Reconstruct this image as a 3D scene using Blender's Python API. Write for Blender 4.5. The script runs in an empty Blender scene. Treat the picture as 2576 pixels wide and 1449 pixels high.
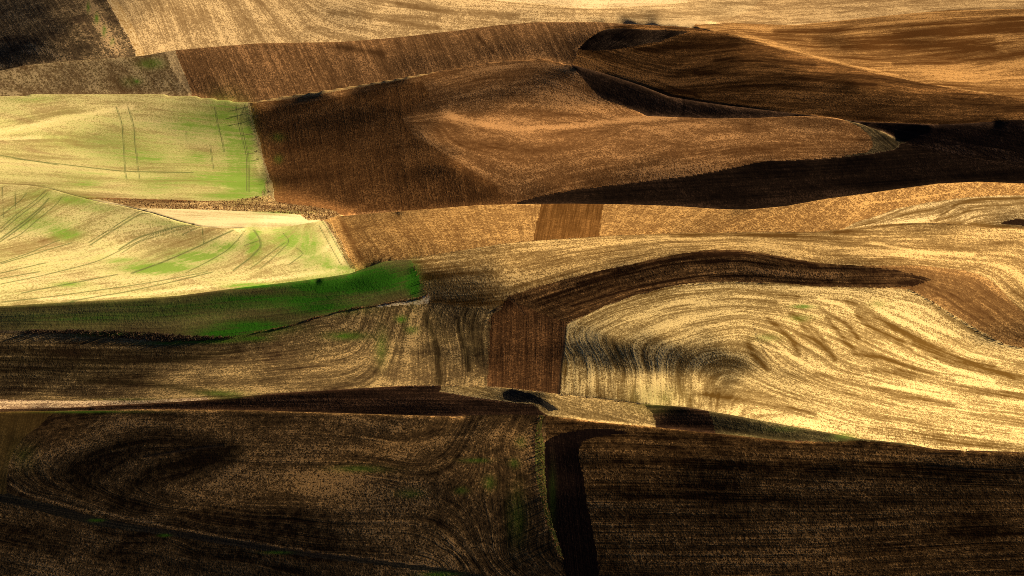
import math, numpy as np
# ---------------------------------------------------------------- survey of the place
# Positions below were read off the photograph in a 2576 x 1449 frame and are turned
# into ground positions through the height of the butte the photographer stands on.
PW, PH = 2576.0, 1449.0
HFOV = math.radians(16.0)
F = PW/2/math.tan(HFOV/2)              # focal length in frame units
Z_C = 0.132                            # tangent of the depression of the middle of the frame
CAM_H = 350.0                          # eye height above the valley datum
SUN_EL, SUN_AZ = math.radians(14.0), math.radians(50.0)   # sun behind the hills, to the right
LX, LY, LZ = math.cos(SUN_EL)*math.sin(SUN_AZ), math.cos(SUN_EL)*math.cos(SUN_AZ), math.sin(SUN_EL)
def X_of(x): return (np.asarray(x, float)-PW/2)/F
def Z_of(y): return Z_C + (np.asarray(y, float)-PH/2)/F
def y_of(Z): return (np.asarray(Z, float)-Z_C)*F + PH/2

def curve(*pts): return np.array(pts, float)
C1 = curve((-400,200),(0,176),(60,162),(200,149),(360,138),(440,124),(640,107),(860,103),(1000,92),(1150,75),(1250,62),(1350,54),(1500,54),(1700,65),(1760,71),(1850,90),(1900,106),(2000,136),(2100,160),(2200,185),(2300,205),(2400,224),(2480,236),(2576,250),(2976,290))
C0 = curve((-400,190),(0,166),(60,152),(200,139),(360,128),(440,114),(640,97),(860,93),(1000,82),(1150,65),(1250,52),(1350,44),(1500,44),(1700,55),(1760,62),(1841,56),(1920,60),(2001,62),(2129,49),(2286,33),(2390,24),(2576,21),(2976,30))
C2 = curve((-400,240),(0,236),(100,234),(250,232),(400,234),(470,236),(540,244),(600,252),(626,254),(700,240),(800,226),(849,218),(950,202),(1092,177),(1161,166),(1230,153),(1300,146),(1370,144),(1439,160),(1526,184),(1613,213),(1682,240),(1750,252),(1834,264),(2043,288),(2182,305),(2355,311),(2576,302),(2976,300))
C3 = curve((-400,240),(0,236),(100,234),(250,232),(400,234),(470,236),(540,244),(600,252),(626,254),(700,240),(800,226),(849,218),(950,202),(1092,177),(1161,166),(1230,153),(1300,146),(1370,144),(1430,158),(1465,200),(1509,248),(1578,274),(1630,291),(1729,294),(1800,297),(1904,295),(2008,290),(2095,293),(2164,309),(2216,328),(2258,350),(2300,372),(2576,410),(2976,450))
C4 = curve((-400,470),(0,461),(76,465),(121,472),(174,487),(243,505),(312,517),(382,534),(451,555),(503,567),(555,571),(660,572),(729,569),(809,555),(849,543),(953,534),(1075,525),(1196,515),(1300,512),(1439,511),(1578,513),(1700,517),(1800,524),(1876,526),(1973,517),(2077,498),(2182,484),(2251,474),(2355,460),(2459,455),(2576,460),(2976,480))
C6 = curve((-400,780),(0,768),(174,757),(347,748),(451,741),(590,723),(764,703),(880,686),(930,669),(960,657),(1057,645),(1161,628),(1266,611),(1342,604),(1543,591),(1700,586),(1869,583),(2043,583),(2112,576),(2216,562),(2338,557),(2425,562),(2494,569),(2576,570),(2976,600))
C8 = curve((-400,1035),(0,1027),(174,1023),(347,1014),(521,1004),(694,987),(880,976),(1023,968),(1161,968),(1283,974),(1404,989),(1509,1001),(1613,1014),(1720,1021),(1834,1040),(1973,1066),(2077,1085),(2161,1101),(2286,1114),(2355,1128),(2576,1135),(2976,1150))
C9 = curve((-400,1045),(0,1034),(347,1028),(600,1029),(849,1037),(1161,1046),(1300,1044),(1370,1047),(1509,1060),(1648,1072),(1729,1081),(1869,1095),(2008,1110),(2095,1112),(2161,1109),(2286,1119),(2355,1132),(2576,1140),(2976,1155))
CRESTS = [C9, C8, C6, C4, C3, C2, C1, C0]      # near to far
# how far the ground jumps (log distance) behind each crest, along the frame
JUMPS = [
 curve((-400,.04),(1000,.04),(1180,0),(1380,0),(1480,.013),(1900,.014),(2130,0),(2976,0)),
 curve((-400,.09),(1000,.125),(1400,.16),(1700,.12),(2100,.11),(2576,.15),(2976,.15)),
 curve((-400,.012),(0,.012),(600,.05),(900,.08),(1200,.10),(2976,.12)),
 curve((-400,.13),(300,.11),(480,.04),(620,0),(850,0),(960,.07),(1200,.095),(1900,.135),(2200,.13),(2576,.10),(2976,.10)),
 curve((-400,0),(1550,0),(1700,.03),(1900,.047),(2150,.03),(2260,0),(2976,0)),
 curve((-400,.12),(900,.125),(1300,.14),(1440,.155),(1560,.14),(1700,.085),(1800,.047),(1950,.02),(2250,.012),(2576,0),(2976,0)),
 curve((-400,.075),(1250,.075),(1960,0),(2976,0)),
 curve((-400,0),(1770,0),(1850,.03),(2200,.07),(2576,.10),(2976,.10)),
]
def ev(c, x): return np.interp(x, c[:,0], c[:,1])

# how squarely each slope takes the low sun (cosine), which fixes how steep the slope is
RELIEF = """
100,60,.09 60,30,.06 180,30,.15 60,130,.05 0,150,.03 200,120,.2 250,60,.3 300,110,.42 120,140,.1
500,60,.42 400,100,.42 800,60,.34 1000,30,.40 860,92,.42 650,20,.38 840,50,.26 1300,35,.42 1450,8,.48 1231,4,.46 1600,40,.42 1900,30,.36 2200,15,.33 2450,8,.33 700,85,.42 1000,70,.42 1600,5,.46
1850,66,.42 2000,70,.34 2200,60,.25 2400,50,.27 2550,60,.24 2100,110,.17 2300,110,.19 2450,130,.24 2560,150,.24 1900,95,.42 2050,140,.38 2200,168,.40 2400,200,.4 2550,200,.36 2300,150,.33 2500,225,.38 2150,85,.28 2250,130,.26 2000,105,.3
60,190,.26 200,190,.22 330,170,.2 400,215,.17 200,222,.22 500,160,.22 480,220,.14 700,160,.27 700,215,.22 850,125,.26 940,120,.3 900,180,.2 800,190,.24 1050,110,.25 1050,165,.13 1200,90,.25 1250,125,.14 1350,70,.28 1380,100,.18 1450,75,.2 1420,125,.1 600,190,.2 620,130,.25
1550,100,.06 1480,105,.06 1600,92,.10 1680,95,.08 1740,90,.10 1530,120,.06 1620,68,.3 1750,77,.3 1500,62,.26 1850,105,.15 1600,150,.09 1800,150,.12 1800,200,.08 1950,180,.12 1650,195,.07 1900,125,.3 2000,146,.36 2100,172,.36 2200,196,.38 2350,222,.36 2100,220,.1 2000,240,.09 2200,260,.11 2300,270,.13 2450,280,.16 2350,245,.18 2000,272,.12 2550,275,.22 1800,245,.09 1900,255,.1 1500,140,.09
1500,200,.08 1560,240,.05 1650,265,.04 1720,280,.03 1720,262,.07 1850,280,.02 2000,288,.03 2200,316,.03 2400,330,.03 2560,330,.04 2450,350,.04 2300,345,.03
0,260,.36 100,330,.5 0,320,.54 50,290,.4 200,300,.42 200,260,.36 350,260,.3 300,340,.33 450,290,.26 560,290,.22 600,330,.24 400,400,.36 560,360,.28 600,420,.4 500,440,.42 300,450,.42 100,420,.4 0,380,.42 650,480,.42 200,480,.45 30,440,.42
660,258,.28 850,224,.34 1050,187,.32 700,270,.06 800,250,.05 900,232,.05 1000,212,.07 1060,205,.12 700,290,.04 850,285,.05 950,285,.06 1000,260,.12 660,300,.03 665,320,.03 690,300,.03 740,310,.03 790,315,.04 750,285,.03 950,310,.04 1010,295,.05 900,300,.04 1000,325,.06 700,330,.06 800,340,.08 900,330,.06 750,400,.11 700,450,.12 850,430,.14 1000,350,.09 1000,400,.12 1050,370,.10 1060,400,.11 900,480,.16 1100,430,.09 1150,460,.10 1200,485,.10 1050,470,.13 1100,390,.13 1160,410,.28 1230,450,.28 1050,300,.12 1080,240,.12 1150,205,.17 1250,175,.15 1350,160,.13 1150,250,.09 1250,240,.10 1400,200,.09 1320,230,.11 1080,270,.08 1180,275,.13 1480,230,.12 1500,250,.1 1150,300,.27 1230,310,.36 1350,320,.40 1300,270,.22 1400,255,.18 1500,280,.28 1600,302,.3 1450,310,.38 1200,360,.3 1130,345,.28 1300,400,.28 1400,450,.26 1250,440,.22 1500,400,.28 1550,350,.29 1700,320,.28 1700,380,.27 1800,340,.28 1900,310,.22 1950,350,.26 2050,310,.17 2100,350,.22 2200,350,.16 2240,365,.16 2000,385,.26 1850,400,.22 1700,420,.15 1600,450,.12 1500,470,.13 1350,495,.1 1300,480,.16 1900,430,.10 2000,430,.09 2150,415,.08 1700,460,.08 1600,490,.09 1800,490,.09 2000,480,.09 2200,440,.08 2300,400,.07 2400,420,.08 2550,440,.08 2400,400,.07
0,500,.35 50,560,.33 100,520,.36 150,600,.36 300,560,.33 400,600,.3 330,535,.3 450,580,.26 500,600,.28 600,600,.33 700,600,.38 780,600,.42 850,640,.45 100,650,.44 300,650,.43 500,660,.44 650,680,.5 50,720,.47 250,730,.47 450,720,.47 200,600,.35 600,555,.46 750,550,.46 500,540,.42 700,640,.42 830,560,.42 850,680,.48 50,750,.46 300,745,.47
900,580,.22 910,640,.15 1000,560,.3 1000,620,.21 1150,545,.36 1150,590,.28 1300,540,.38 1300,580,.32 1430,550,.36 1600,540,.38 1600,575,.32 1750,540,.38 1750,575,.25 1900,545,.37 1900,575,.25 2050,530,.38 2050,565,.3 2200,510,.42 2200,545,.38 2350,480,.42 2500,470,.42 2400,520,.36 2550,520,.34 2450,545,.42 2550,490,.42 2300,540,.42 2550,560,.2
1080,660,.3 1200,632,.3 1300,625,.4 1500,610,.42 1700,600,.42 1900,595,.36 2050,592,.33 2200,575,.34 2350,566,.3 2500,582,.4 2200,610,.44 2300,640,.5 2500,640,.5 2550,600,.46 2400,610,.48 1300,660,.4 1250,690,.36 1350,690,.36 1450,660,.4 1600,635,.36 1800,612,.38 1900,615,.3 2050,640,.42 1060,672,.2 1130,675,.2 1200,665,.24 1130,700,.08 1075,690,.09 1100,720,.06 1180,710,.08 1220,685,.1 1230,710,.12 1250,735,.12 1150,750,.045 1100,745,.045 1200,760,.05 1260,762,.08 1290,715,.26 1350,760,.09 1450,720,.1 1600,690,.1 1700,670,.12 1800,665,.11 1900,680,.09 2000,690,.09 2100,695,.11 2170,700,.2 2250,700,.32 2350,720,.37 2450,760,.36 2500,800,.28 2560,840,.15 2450,690,.42 2560,720,.42 2520,850,.18
1480,790,.25 1600,760,.28 1750,740,.3 1900,750,.33 2000,760,.38 1600,800,.32 1750,790,.33 2100,750,.44 2250,760,.46 1550,840,.28 1700,840,.36 1850,830,.42 2000,830,.46 2200,830,.46 2350,850,.48 2500,900,.5 1450,850,.12 1460,872,.045 1485,895,.045 1550,880,.05 1540,915,.045 1600,900,.045 1640,920,.045 1700,905,.045 1760,918,.045 1820,915,.05 1680,885,.05 1780,892,.06 1850,905,.09 1890,905,.22 1600,868,.11 1750,876,.11 1500,850,.10 1570,935,.10 1700,937,.11 1820,938,.14 1460,910,.1 1480,935,.14 1550,945,.22 1650,955,.3 1950,900,.38 1850,870,.3 1750,870,.25 1600,862,.2 1440,930,.22 1500,950,.26 1600,960,.33 1750,960,.38 1900,960,.42 2100,950,.46 2300,950,.5 2500,970,.5 2200,1050,.52 2400,1080,.56 2560,1080,.56 1700,1000,.42 1900,1030,.48 2100,1075,.5 2560,1125,.36
1330,850,.2 1330,950,.22 1380,800,.13 1250,850,.18 1300,790,.14
0,860,.11 0,880,.10 200,860,.11 200,880,.10 120,850,.12 350,870,.11 400,890,.08 600,860,.12 100,930,.07 300,940,.1 0,990,.06 200,990,.08 400,970,.2 300,1000,.15 500,930,.2 600,920,.26 700,900,.25 750,860,.18 900,820,.16 1000,790,.18 1040,800,.22 800,930,.34 900,900,.28 950,940,.36 800,960,.34 1050,860,.2 1080,930,.38 1130,880,.16 1150,940,.25 1180,820,.09 1130,790,.09 1200,900,.15 1200,960,.3 600,970,.3 500,985,.25 0,1016,.4 200,1014,.36
0,800,.06 200,790,.06 400,780,.075 600,760,.08 800,735,.08 900,715,.09 960,700,.13 1020,700,.17 1030,740,.14 900,750,.14 700,800,.12 500,820,.12 200,820,.13 0,780,.06
200,1025,.03 500,1018,.02 800,1010,.03 1000,1020,.03 1000,988,.12 1150,1000,.14 1100,1030,.05 1200,1020,.1 1300,1030,.12 900,990,.09 1290,987,.03 1250,980,.2 1180,976,.22 1400,1005,.32 1500,1025,.33 1600,1040,.35 1450,1035,.3 1550,1050,.3 1700,1050,.04 1760,1065,.06 1850,1070,.06 1950,1085,.08 2050,1098,.15 2120,1104,.3 1345,1002,.06
100,1060,.12 30,1120,.08 300,1070,.07 600,1060,.09 900,1070,.10 1150,1080,.11 1300,1080,.16 1340,1130,.18 1300,1200,.15 1100,1130,.12 900,1150,.11 700,1150,.09 500,1140,.06 300,1150,.05 150,1180,.05 60,1250,.05 300,1250,.05 500,1250,.08 800,1230,.10 1000,1250,.07 1200,1300,.08 1340,1300,.08 800,1350,.06 1200,1420,.06 400,1350,.05 100,1350,.06 100,1430,.05 600,1430,.04 1360,1400,.05
1400,1060,.14 1450,1150,.05 1440,1300,.02 1470,1430,.02 1550,1110,.17 1600,1090,.13 1500,1120,.12 1700,1130,.13 1800,1110,.13 2000,1130,.12 2200,1140,.11 2450,1155,.08 1550,1180,.09 1800,1190,.05 2100,1200,.05 2400,1190,.05 1600,1300,.055 1900,1300,.055 2200,1300,.06 2500,1300,.065 1800,1420,.055 2200,1420,.07 2520,1420,.07 2550,1200,.04
"""
RP = np.array([[float(v) for v in t.split(',')] for t in RELIEF.split()])

def set_grid(h, hy):                    # survey grid, frame units, rows run near to far
    global H0, HY, GX, GY, NX, NY, XX, YY
    H0, HY = h, hy
    GX = np.arange(-400, 2976+1, H0); GY = np.arange(1520, -72, -HY)
    NX, NY = len(GX), len(GY)
    XX, YY = np.meshgrid(GX, GY, indexing='ij')

def layer_id(x, y):
    return sum((y < ev(c, x)).astype(int) for c in CRESTS)

def relief_map():
    lid = layer_id(XX, YY); pl = layer_id(RP[:,0], RP[:,1])
    tgt = np.zeros_like(XX)
    xq = np.clip(XX, -60, 2640); yq = np.clip(YY, -20, 1460)
    # the illumination of a layer comes from its own points; a layer whose edge is no real crest borrows its neighbour's
    for L in range(len(CRESTS)+1):
        m = lid == L
        pts = RP[pl == L]
        if L == 7: pts = RP[(pl == 7) & (RP[:,0] > 1780) | (pl == 8) & (RP[:,0] < 1780)]
        dx = xq[m][:,None]-pts[None,:,0]; dy = (yq[m][:,None]-pts[None,:,1])*2.6
        d2 = dx*dx+dy*dy
        w = 1/(d2+25.0**2)**2.2
        tgt[m] = (w*pts[None,:,2]).sum(1)/w.sum(1)
    out = np.clip((np.abs(XX-PW/2)-PW/2-70)/260, 0, 1)          # beyond the frame the slopes settle to their layer's usual lie
    for L in range(len(CRESTS)+1):
        m = lid == L
        if m.any(): tgt[m] = tgt[m]*(1-out[m])+np.clip(RP[pl == L][:,2].mean(), .12, .33)*out[m]
    fl = math.sin(math.radians(20))          # the readings were taken for a sun 20 degrees up
    tgt = LZ*(np.maximum(tgt, .045)/fl)**1.3
    return tgt, lid

def solve_relief(OUTER=8, INNER=500, x_init=None):
    tgt, lid = relief_map()
    dX = H0/F; dT = HY/F
    X = X_of(XX); Z = Z_of(YY)
    A = LZ+LY*Z
    pmax = 26.0
    # crossing of real crests between neighbouring nodes
    def cutmask(a_id, b_id, x):
        cut = np.zeros(a_id.shape, bool); J = np.zeros(a_id.shape)
        for k, (c, j) in enumerate(zip(CRESTS, JUMPS)):
            jj = ev(j, x)
            cr = ((a_id <= k) & (b_id > k)) | ((b_id <= k) & (a_id > k))
            cut |= cr & (jj > .003); J += np.where(cr & (jj > .003), jj, 0)
        return cut, J
    vc, vJ = cutmask(lid[:,:-1], lid[:,1:], XX[:,:-1])
    hc, _ = cutmask(lid[:-1,:], lid[1:,:], (XX[:-1]+XX[1:])/2)
    q0 = np.log((CAM_H-45)/Z)
    Bc = (LX-LY*X)
    # rows of the least squares problem, as matrix free operators
    okc = (~vc[:-1,:]) & (~hc[:,:-1])                  # cell (i,j): uses up and right differences
    a = (A-tgt)[:-1,:-1]; b = Bc[:-1,:-1]
    okv = ~vc; okh = ~hc
    Zc = Z[:,:-1]; pref = 1/(Zc+0.10); plo = 1/(Zc+0.40); phi = np.full_like(Zc, 30.0)
    s1 = 0.0045; s2 = 0.002; wj = 6.0; wjv = wj*vc; wa = 0.05; wr = 0.005; wx = 0.006; wxv = wx*np.ones((NX-1,NY)); xb = np.zeros((NX-1,NY))
    wt = (.17/(tgt+.06))[:-1,:-1]; wp = okc*0.15; wb = 0.0*Zc; pb = plo
    v3 = (~vc[:,:-1]) & (~vc[:,1:]); h3 = (~hc[:-1,:]) & (~hc[1:,:])
    x3 = (~vc[:-1,:]) & (~vc[1:,:]) & (~hc[:,:-1]) & (~hc[:,1:])
    def Aop(q):
        du = (q[:,1:]-q[:,:-1])/dT; dr = (q[1:,:]-q[:-1,:])/dX
        r1 = wp*(a*du[:-1,:]+b*dr[:,:-1])
        r2 = s1*v3*(du[:,1:]-du[:,:-1])*8
        r3 = s2*h3*(dr[1:,:]-dr[:-1,:])*8
        r4 = s2*x3*(dr[:,1:]-dr[:,:-1])*8
        r5 = wjv*(q[:,1:]-q[:,:-1])
        r6 = wa*q
        r7 = okv*(wr+wb)*du
        r8 = okh*wxv*dr
        return r1, r2, r3, r4, r5, r6, r7, r8
    def AT(r):
        r1, r2, r3, r4, r5, r6, r7, r8 = r
        g = wa*r6.copy(); 
        du = np.zeros((NX,NY-1)); dr = np.zeros((NX-1,NY))
        t = wp*r1; du[:-1,:] += a*t; dr[:,:-1] += b*t
        t = s1*v3*r2*8; du[:,1:] += t; du[:,:-1] -= t
        t = s2*h3*r3*8; dr[1:,:] += t; dr[:-1,:] -= t
        t = s2*x3*r4*8; dr[:,1:] += t; dr[:,:-1] -= t
        du += okv*(wr+wb)*r7; dr += okh*wxv*r8
        du /= dT; dr /= dX
        du += wjv*r5
        g[:,1:] += du; g[:,:-1] -= du
        g[1:,:] += dr; g[:-1,:] -= dr
        return g
    x = q0.copy() if x_init is None else x_init.copy()
    for outer in range(OUTER):
        rhs = (wp*LY, np.zeros((NX,NY-2)), np.zeros((NX-2,NY)), np.zeros((NX-1,NY-1)),
               wjv*(vJ+dT/Zc*0.6), wa*q0, okv*(wr*pref+wb*pb), okh*wxv*xb)
        r = AT(tuple(p-q for p, q in zip(rhs, Aop(x)))); p = r.copy(); rs = (r*r).sum()
        for it in range(INNER):
            Ap = AT(Aop(p)); al = rs/(p*Ap).sum()
            x += al*p; r -= al*Ap; rn = (r*r).sum()
            p = r+(rn/rs)*p; rs = rn
        pc = (x[:,1:]-x[:,:-1])/dT
        wp = okc*wt/np.clip(pc[:-1,:], 2.2, 12)
        pn = np.clip(np.concatenate([pc, pc[:,-1:]], 1), 1.8, 14); pn[:,1:][vc] = pn[:,:-1][vc]; pn = .5*(pn[1:]+pn[:-1])
        qx = (x[1:]-x[:-1])/dX; steep = abs(qx) > .27*pn
        wxv = np.where(steep, .10, np.maximum(wxv*.6, wx)); xb = np.where(steep, np.sign(qx)*.25*pn, xb*(wxv > wx*1.5))
        gap = x[:,1:]-x[:,:-1]; r_ = gap/(vJ+1e-6); wjv = vc*(1.2+7.0*np.clip((.8-r_)/.6, 0, 1)+3.0*np.clip((r_-1.8)/1.5, 0, 1))
        lo = pc < plo; hi = pc > phi
        wb = np.where(lo|hi, 0.25, wb*0.5); pb = np.where(lo, plo, np.where(hi, phi, pb))
    return x, tgt, lid, vc, hc

def solve_all():
    set_grid(16.0, 10.0); x = solve_relief(6, 600)[0]; gx, gy = GX, GY
    set_grid(8.0, 5.0)
    t = np.array([np.interp(GX, gx, x[:,k]) for k in range(x.shape[1])]).T
    t = np.array([np.interp(-GY, -gy, t[k]) for k in range(t.shape[0])])
    return solve_relief(5, 350, t)

# ---------------------------------------------------------------- continuous ground from the survey
NL = len(CRESTS)
def build_ground():
    q, tgt, lid, vc, hc = solve_all()
    Zg = Z_of(GY)
    # per layer and survey column: the layer's own profile, carried a little past its edges
    QL = np.full((NL+1, NX, NY), np.nan)
    yk = np.array([ev(c, GX) for c in CRESTS]); jk = np.array([ev(j, GX) for j in JUMPS])
    dT = HY/F
    for i in range(NX):
        l = lid[i]
        for L in range(NL+1):
            idx = np.nonzero(l == L)[0]
            if len(idx) == 0: continue
            a, b = idx[0], idx[-1]
            QL[L,i,a:b+1] = q[i,a:b+1]
            # far side
            if b < NY-1:
                if vc[i,b]:
                    p = (q[i,b]-q[i,b-1])/dT if b > a else 1/(Zg[b]+.12)
                    for m in range(1, 5):
                        if b+m < NY: QL[L,i,b+m] = q[i,b]+p*dT*m
                else: QL[L,i,b+1:b+5] = q[i,b+1:b+5]
            if a > 0:
                if vc[i,a-1]:
                    p = (q[i,a+1]-q[i,a])/dT if b > a else 1/(Zg[a]+.12)
                    for m in range(1, 5):
                        if a-m >= 0: QL[L,i,a-m] = q[i,a]-p*dT*m
                else: QL[L,i,max(0,a-4):a] = q[i,max(0,a-4):a]
    # the finished sheet: regular in bearing and in log distance
    side = np.cumsum(np.linspace(4, 60, 45))
    xs = np.concatenate([(-400-side)[::-1], np.arange(-400, 2976+1, XSTEP), 2976+side])
    rho = np.concatenate([np.linspace(math.log(500), math.log(1330), 60)[:-1],
                          np.linspace(math.log(1330), math.log(6600), NROW),
                          np.linspace(math.log(6600), math.log(16000), 50)[1:]])
    NXs, NR = len(xs), len(rho)
    zz = np.zeros((NXs, NR)); look = np.zeros((NXs, NR))
    for n, x0 in enumerate(xs):
        x = min(max(x0, GX[0]), GX[-1]-1e-6)
        fi = (x-GX[0])/H0; i = int(fi); w = fi-i
        ya = [float(ev(c, x)) for c in CRESTS]; ja = [float(ev(j, x)) for j in JUMPS]
        S = []                                          # (log distance, Z, looked up y)
        for L in range(NL+1):
            lo = ya[L-1] if L > 0 else 1e9; hi = ya[L] if L < NL else -1e9
            if L > 0: lo = min(ya[:L])
            m = (GY < lo-.4) & (GY > hi+.4)
            A_, B_ = QL[L,i], QL[L,i+1]
            prof = np.where(np.isnan(A_), B_, np.where(np.isnan(B_), A_, A_*(1-w)+B_*w))
            ok = ~np.isnan(prof)
            if ok.sum() < 2: continue
            qs, ys = prof[m & ok], GY[m & ok]
            def at_y(y):
                yy, pp = GY[ok][::-1], prof[ok][::-1]
                return float(np.interp(y, yy, pp))
            seg = [(a, Z_of(b), b) for a, b in zip(qs, ys)]
            if L > 0 and ja[L-1] > .003 and lo-hi > .5: seg.insert(0, (at_y(lo-.05), Z_of(lo), lo-.05))
            if L < NL and ja[L] > .003 and lo-hi > .5: seg.append((at_y(hi+.05), Z_of(hi), hi+.05))
            if not seg: continue
            if S and L > 0 and len(seg) > 0:
                qa, Za, ya_ = S[-1]; qb, Zb, yb_ = seg[0]
                if qb-qa > .004 and abs(Za-Zb) < 1.2*dT and ja[L-1] > .003:
                    Ya, Yb = math.exp(qa), math.exp(qb); za, zb = CAM_H-Ya*Za, CAM_H-Yb*Zb
                    D = Yb-Ya; dip = min(.10, .35)
                    for s in np.linspace(0, 1, 22)[1:-1]:
                        dev = -D*(dip*s*(1-s)**2 + .22*s*s*(1-s))
                        Y = Ya+D*s; z = za+(zb-za)*s+dev
                        S.append((math.log(Y), (CAM_H-z)/Y, ya_ if s < .5 else yb_))
            S += seg
        S = np.array(S)
        q_ = np.maximum.accumulate(S[:,0]+np.arange(len(S))*1e-7)
        z_ = CAM_H-np.exp(q_)*S[:,1]
        zz[n] = np.interp(rho, q_, z_)
        look[n] = np.interp(rho, q_, S[:,2])
        far = rho > q_[-1]; near = rho < q_[0]
        zz[n][near] = z_[0]-(q_[0]-rho[near])*60
        zz[n][far] = z_[-1]+np.sin((rho[far]-q_[-1])*9)*25+np.sin(x0*.004)*np.clip((rho[far]-q_[-1])*60, 0, 30)
    def blur(a, s, ax):
        k = int(3*s)+1; t = np.arange(-k, k+1); g = np.exp(-t*t/2/s/s); g /= g.sum()
        b = np.zeros_like(a); idx = np.arange(a.shape[ax])
        for tt, gg in zip(t, g): b += gg*np.take(a, np.clip(idx+tt, 0, len(idx)-1), ax)
        return b
    zz = blur(blur(zz, 1.6*3/XSTEP, 0), 2.2, 1)
    Yd = np.exp(rho)[None,:]; Xd = X_of(xs)[:,None]
    co = np.stack([Xd*Yd, np.broadcast_to(Yd, zz.shape), zz], -1)
    dz_r = np.gradient(zz, axis=1)/np.gradient(np.exp(rho))[None,:]
    z_x = np.gradient(zz, axis=0)/np.gradient(X_of(xs))[:,None]/Yd
    z_y = dz_r-Xd*z_x
    nrm = np.stack([-z_x, -z_y, np.ones_like(zz)], -1); nrm /= np.linalg.norm(nrm, axis=-1, keepdims=True)
    return xs, rho, co, nrm, look
XSTEP, NROW = 3.0, 2000
SKY, SUN, EXPO = 0.07, 5.0, 2.25
BUMP = .13

# ---------------------------------------------------------------- fields: outlines walked along their edges
def k4(*p): return [(x*.3472, 471.7+y*.3472) for x, y in p]
def k1(*p): return [(x*.3472, y*.3472) for x, y in p]
def k8(*p): return [(849+x*.3472, 945.9+y*.3472) for x, y in p]
def k7(*p): return [(x*.3472, 945.9+y*.3472) for x, y in p]
BIG = [(-9e3,-9e3),(9e3,-9e3),(9e3,9e3),(-9e3,9e3)]
GE = k1((1800,735),(1832,900),(1872,1010),(1903,1150),(1942,1270),(1972,1340),(1962,1449))     # fence line of the upper green field
# name, label, layers, outline, row guide (two points along the rows), look
STRAW=(.40,.25,.095); PALE=(.50,.36,.18); RUST=(.20,.095,.033); SOIL=(.085,.042,.018); DARK=(.030,.017,.011); GOLD=(.36,.20,.062); TAN=(.27,.18,.09); OLIVE=(.23,.19,.055); LEAF=(.060,.135,.010)
def look(lo, hi, bias=.5, patch=.6, rows=.8, clump=1.6, cs=1.0, rs=3.0, bump=.35, leaf=.0, c=0.0, sw=.4, rb=.3, leafc=(.060,.135,.010)):
    def sat(q, k, m):
        l = q[0]*.3+q[1]*.55+q[2]*.15
        return tuple(max(.003, (l+(v-l)*k)*m) for v in q)
    lo = sat(lo, 1.08, .62); hi = sat(hi, 1.04, 1.06)
    return dict(lo=lo, hi=hi, bias=bias, patch=patch, rows=rows, clump=clump, cs=cs, rs=rs, bump=bump, leaf=leaf, c=c, sw=sw, rb=rb, leafc=leafc)
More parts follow.
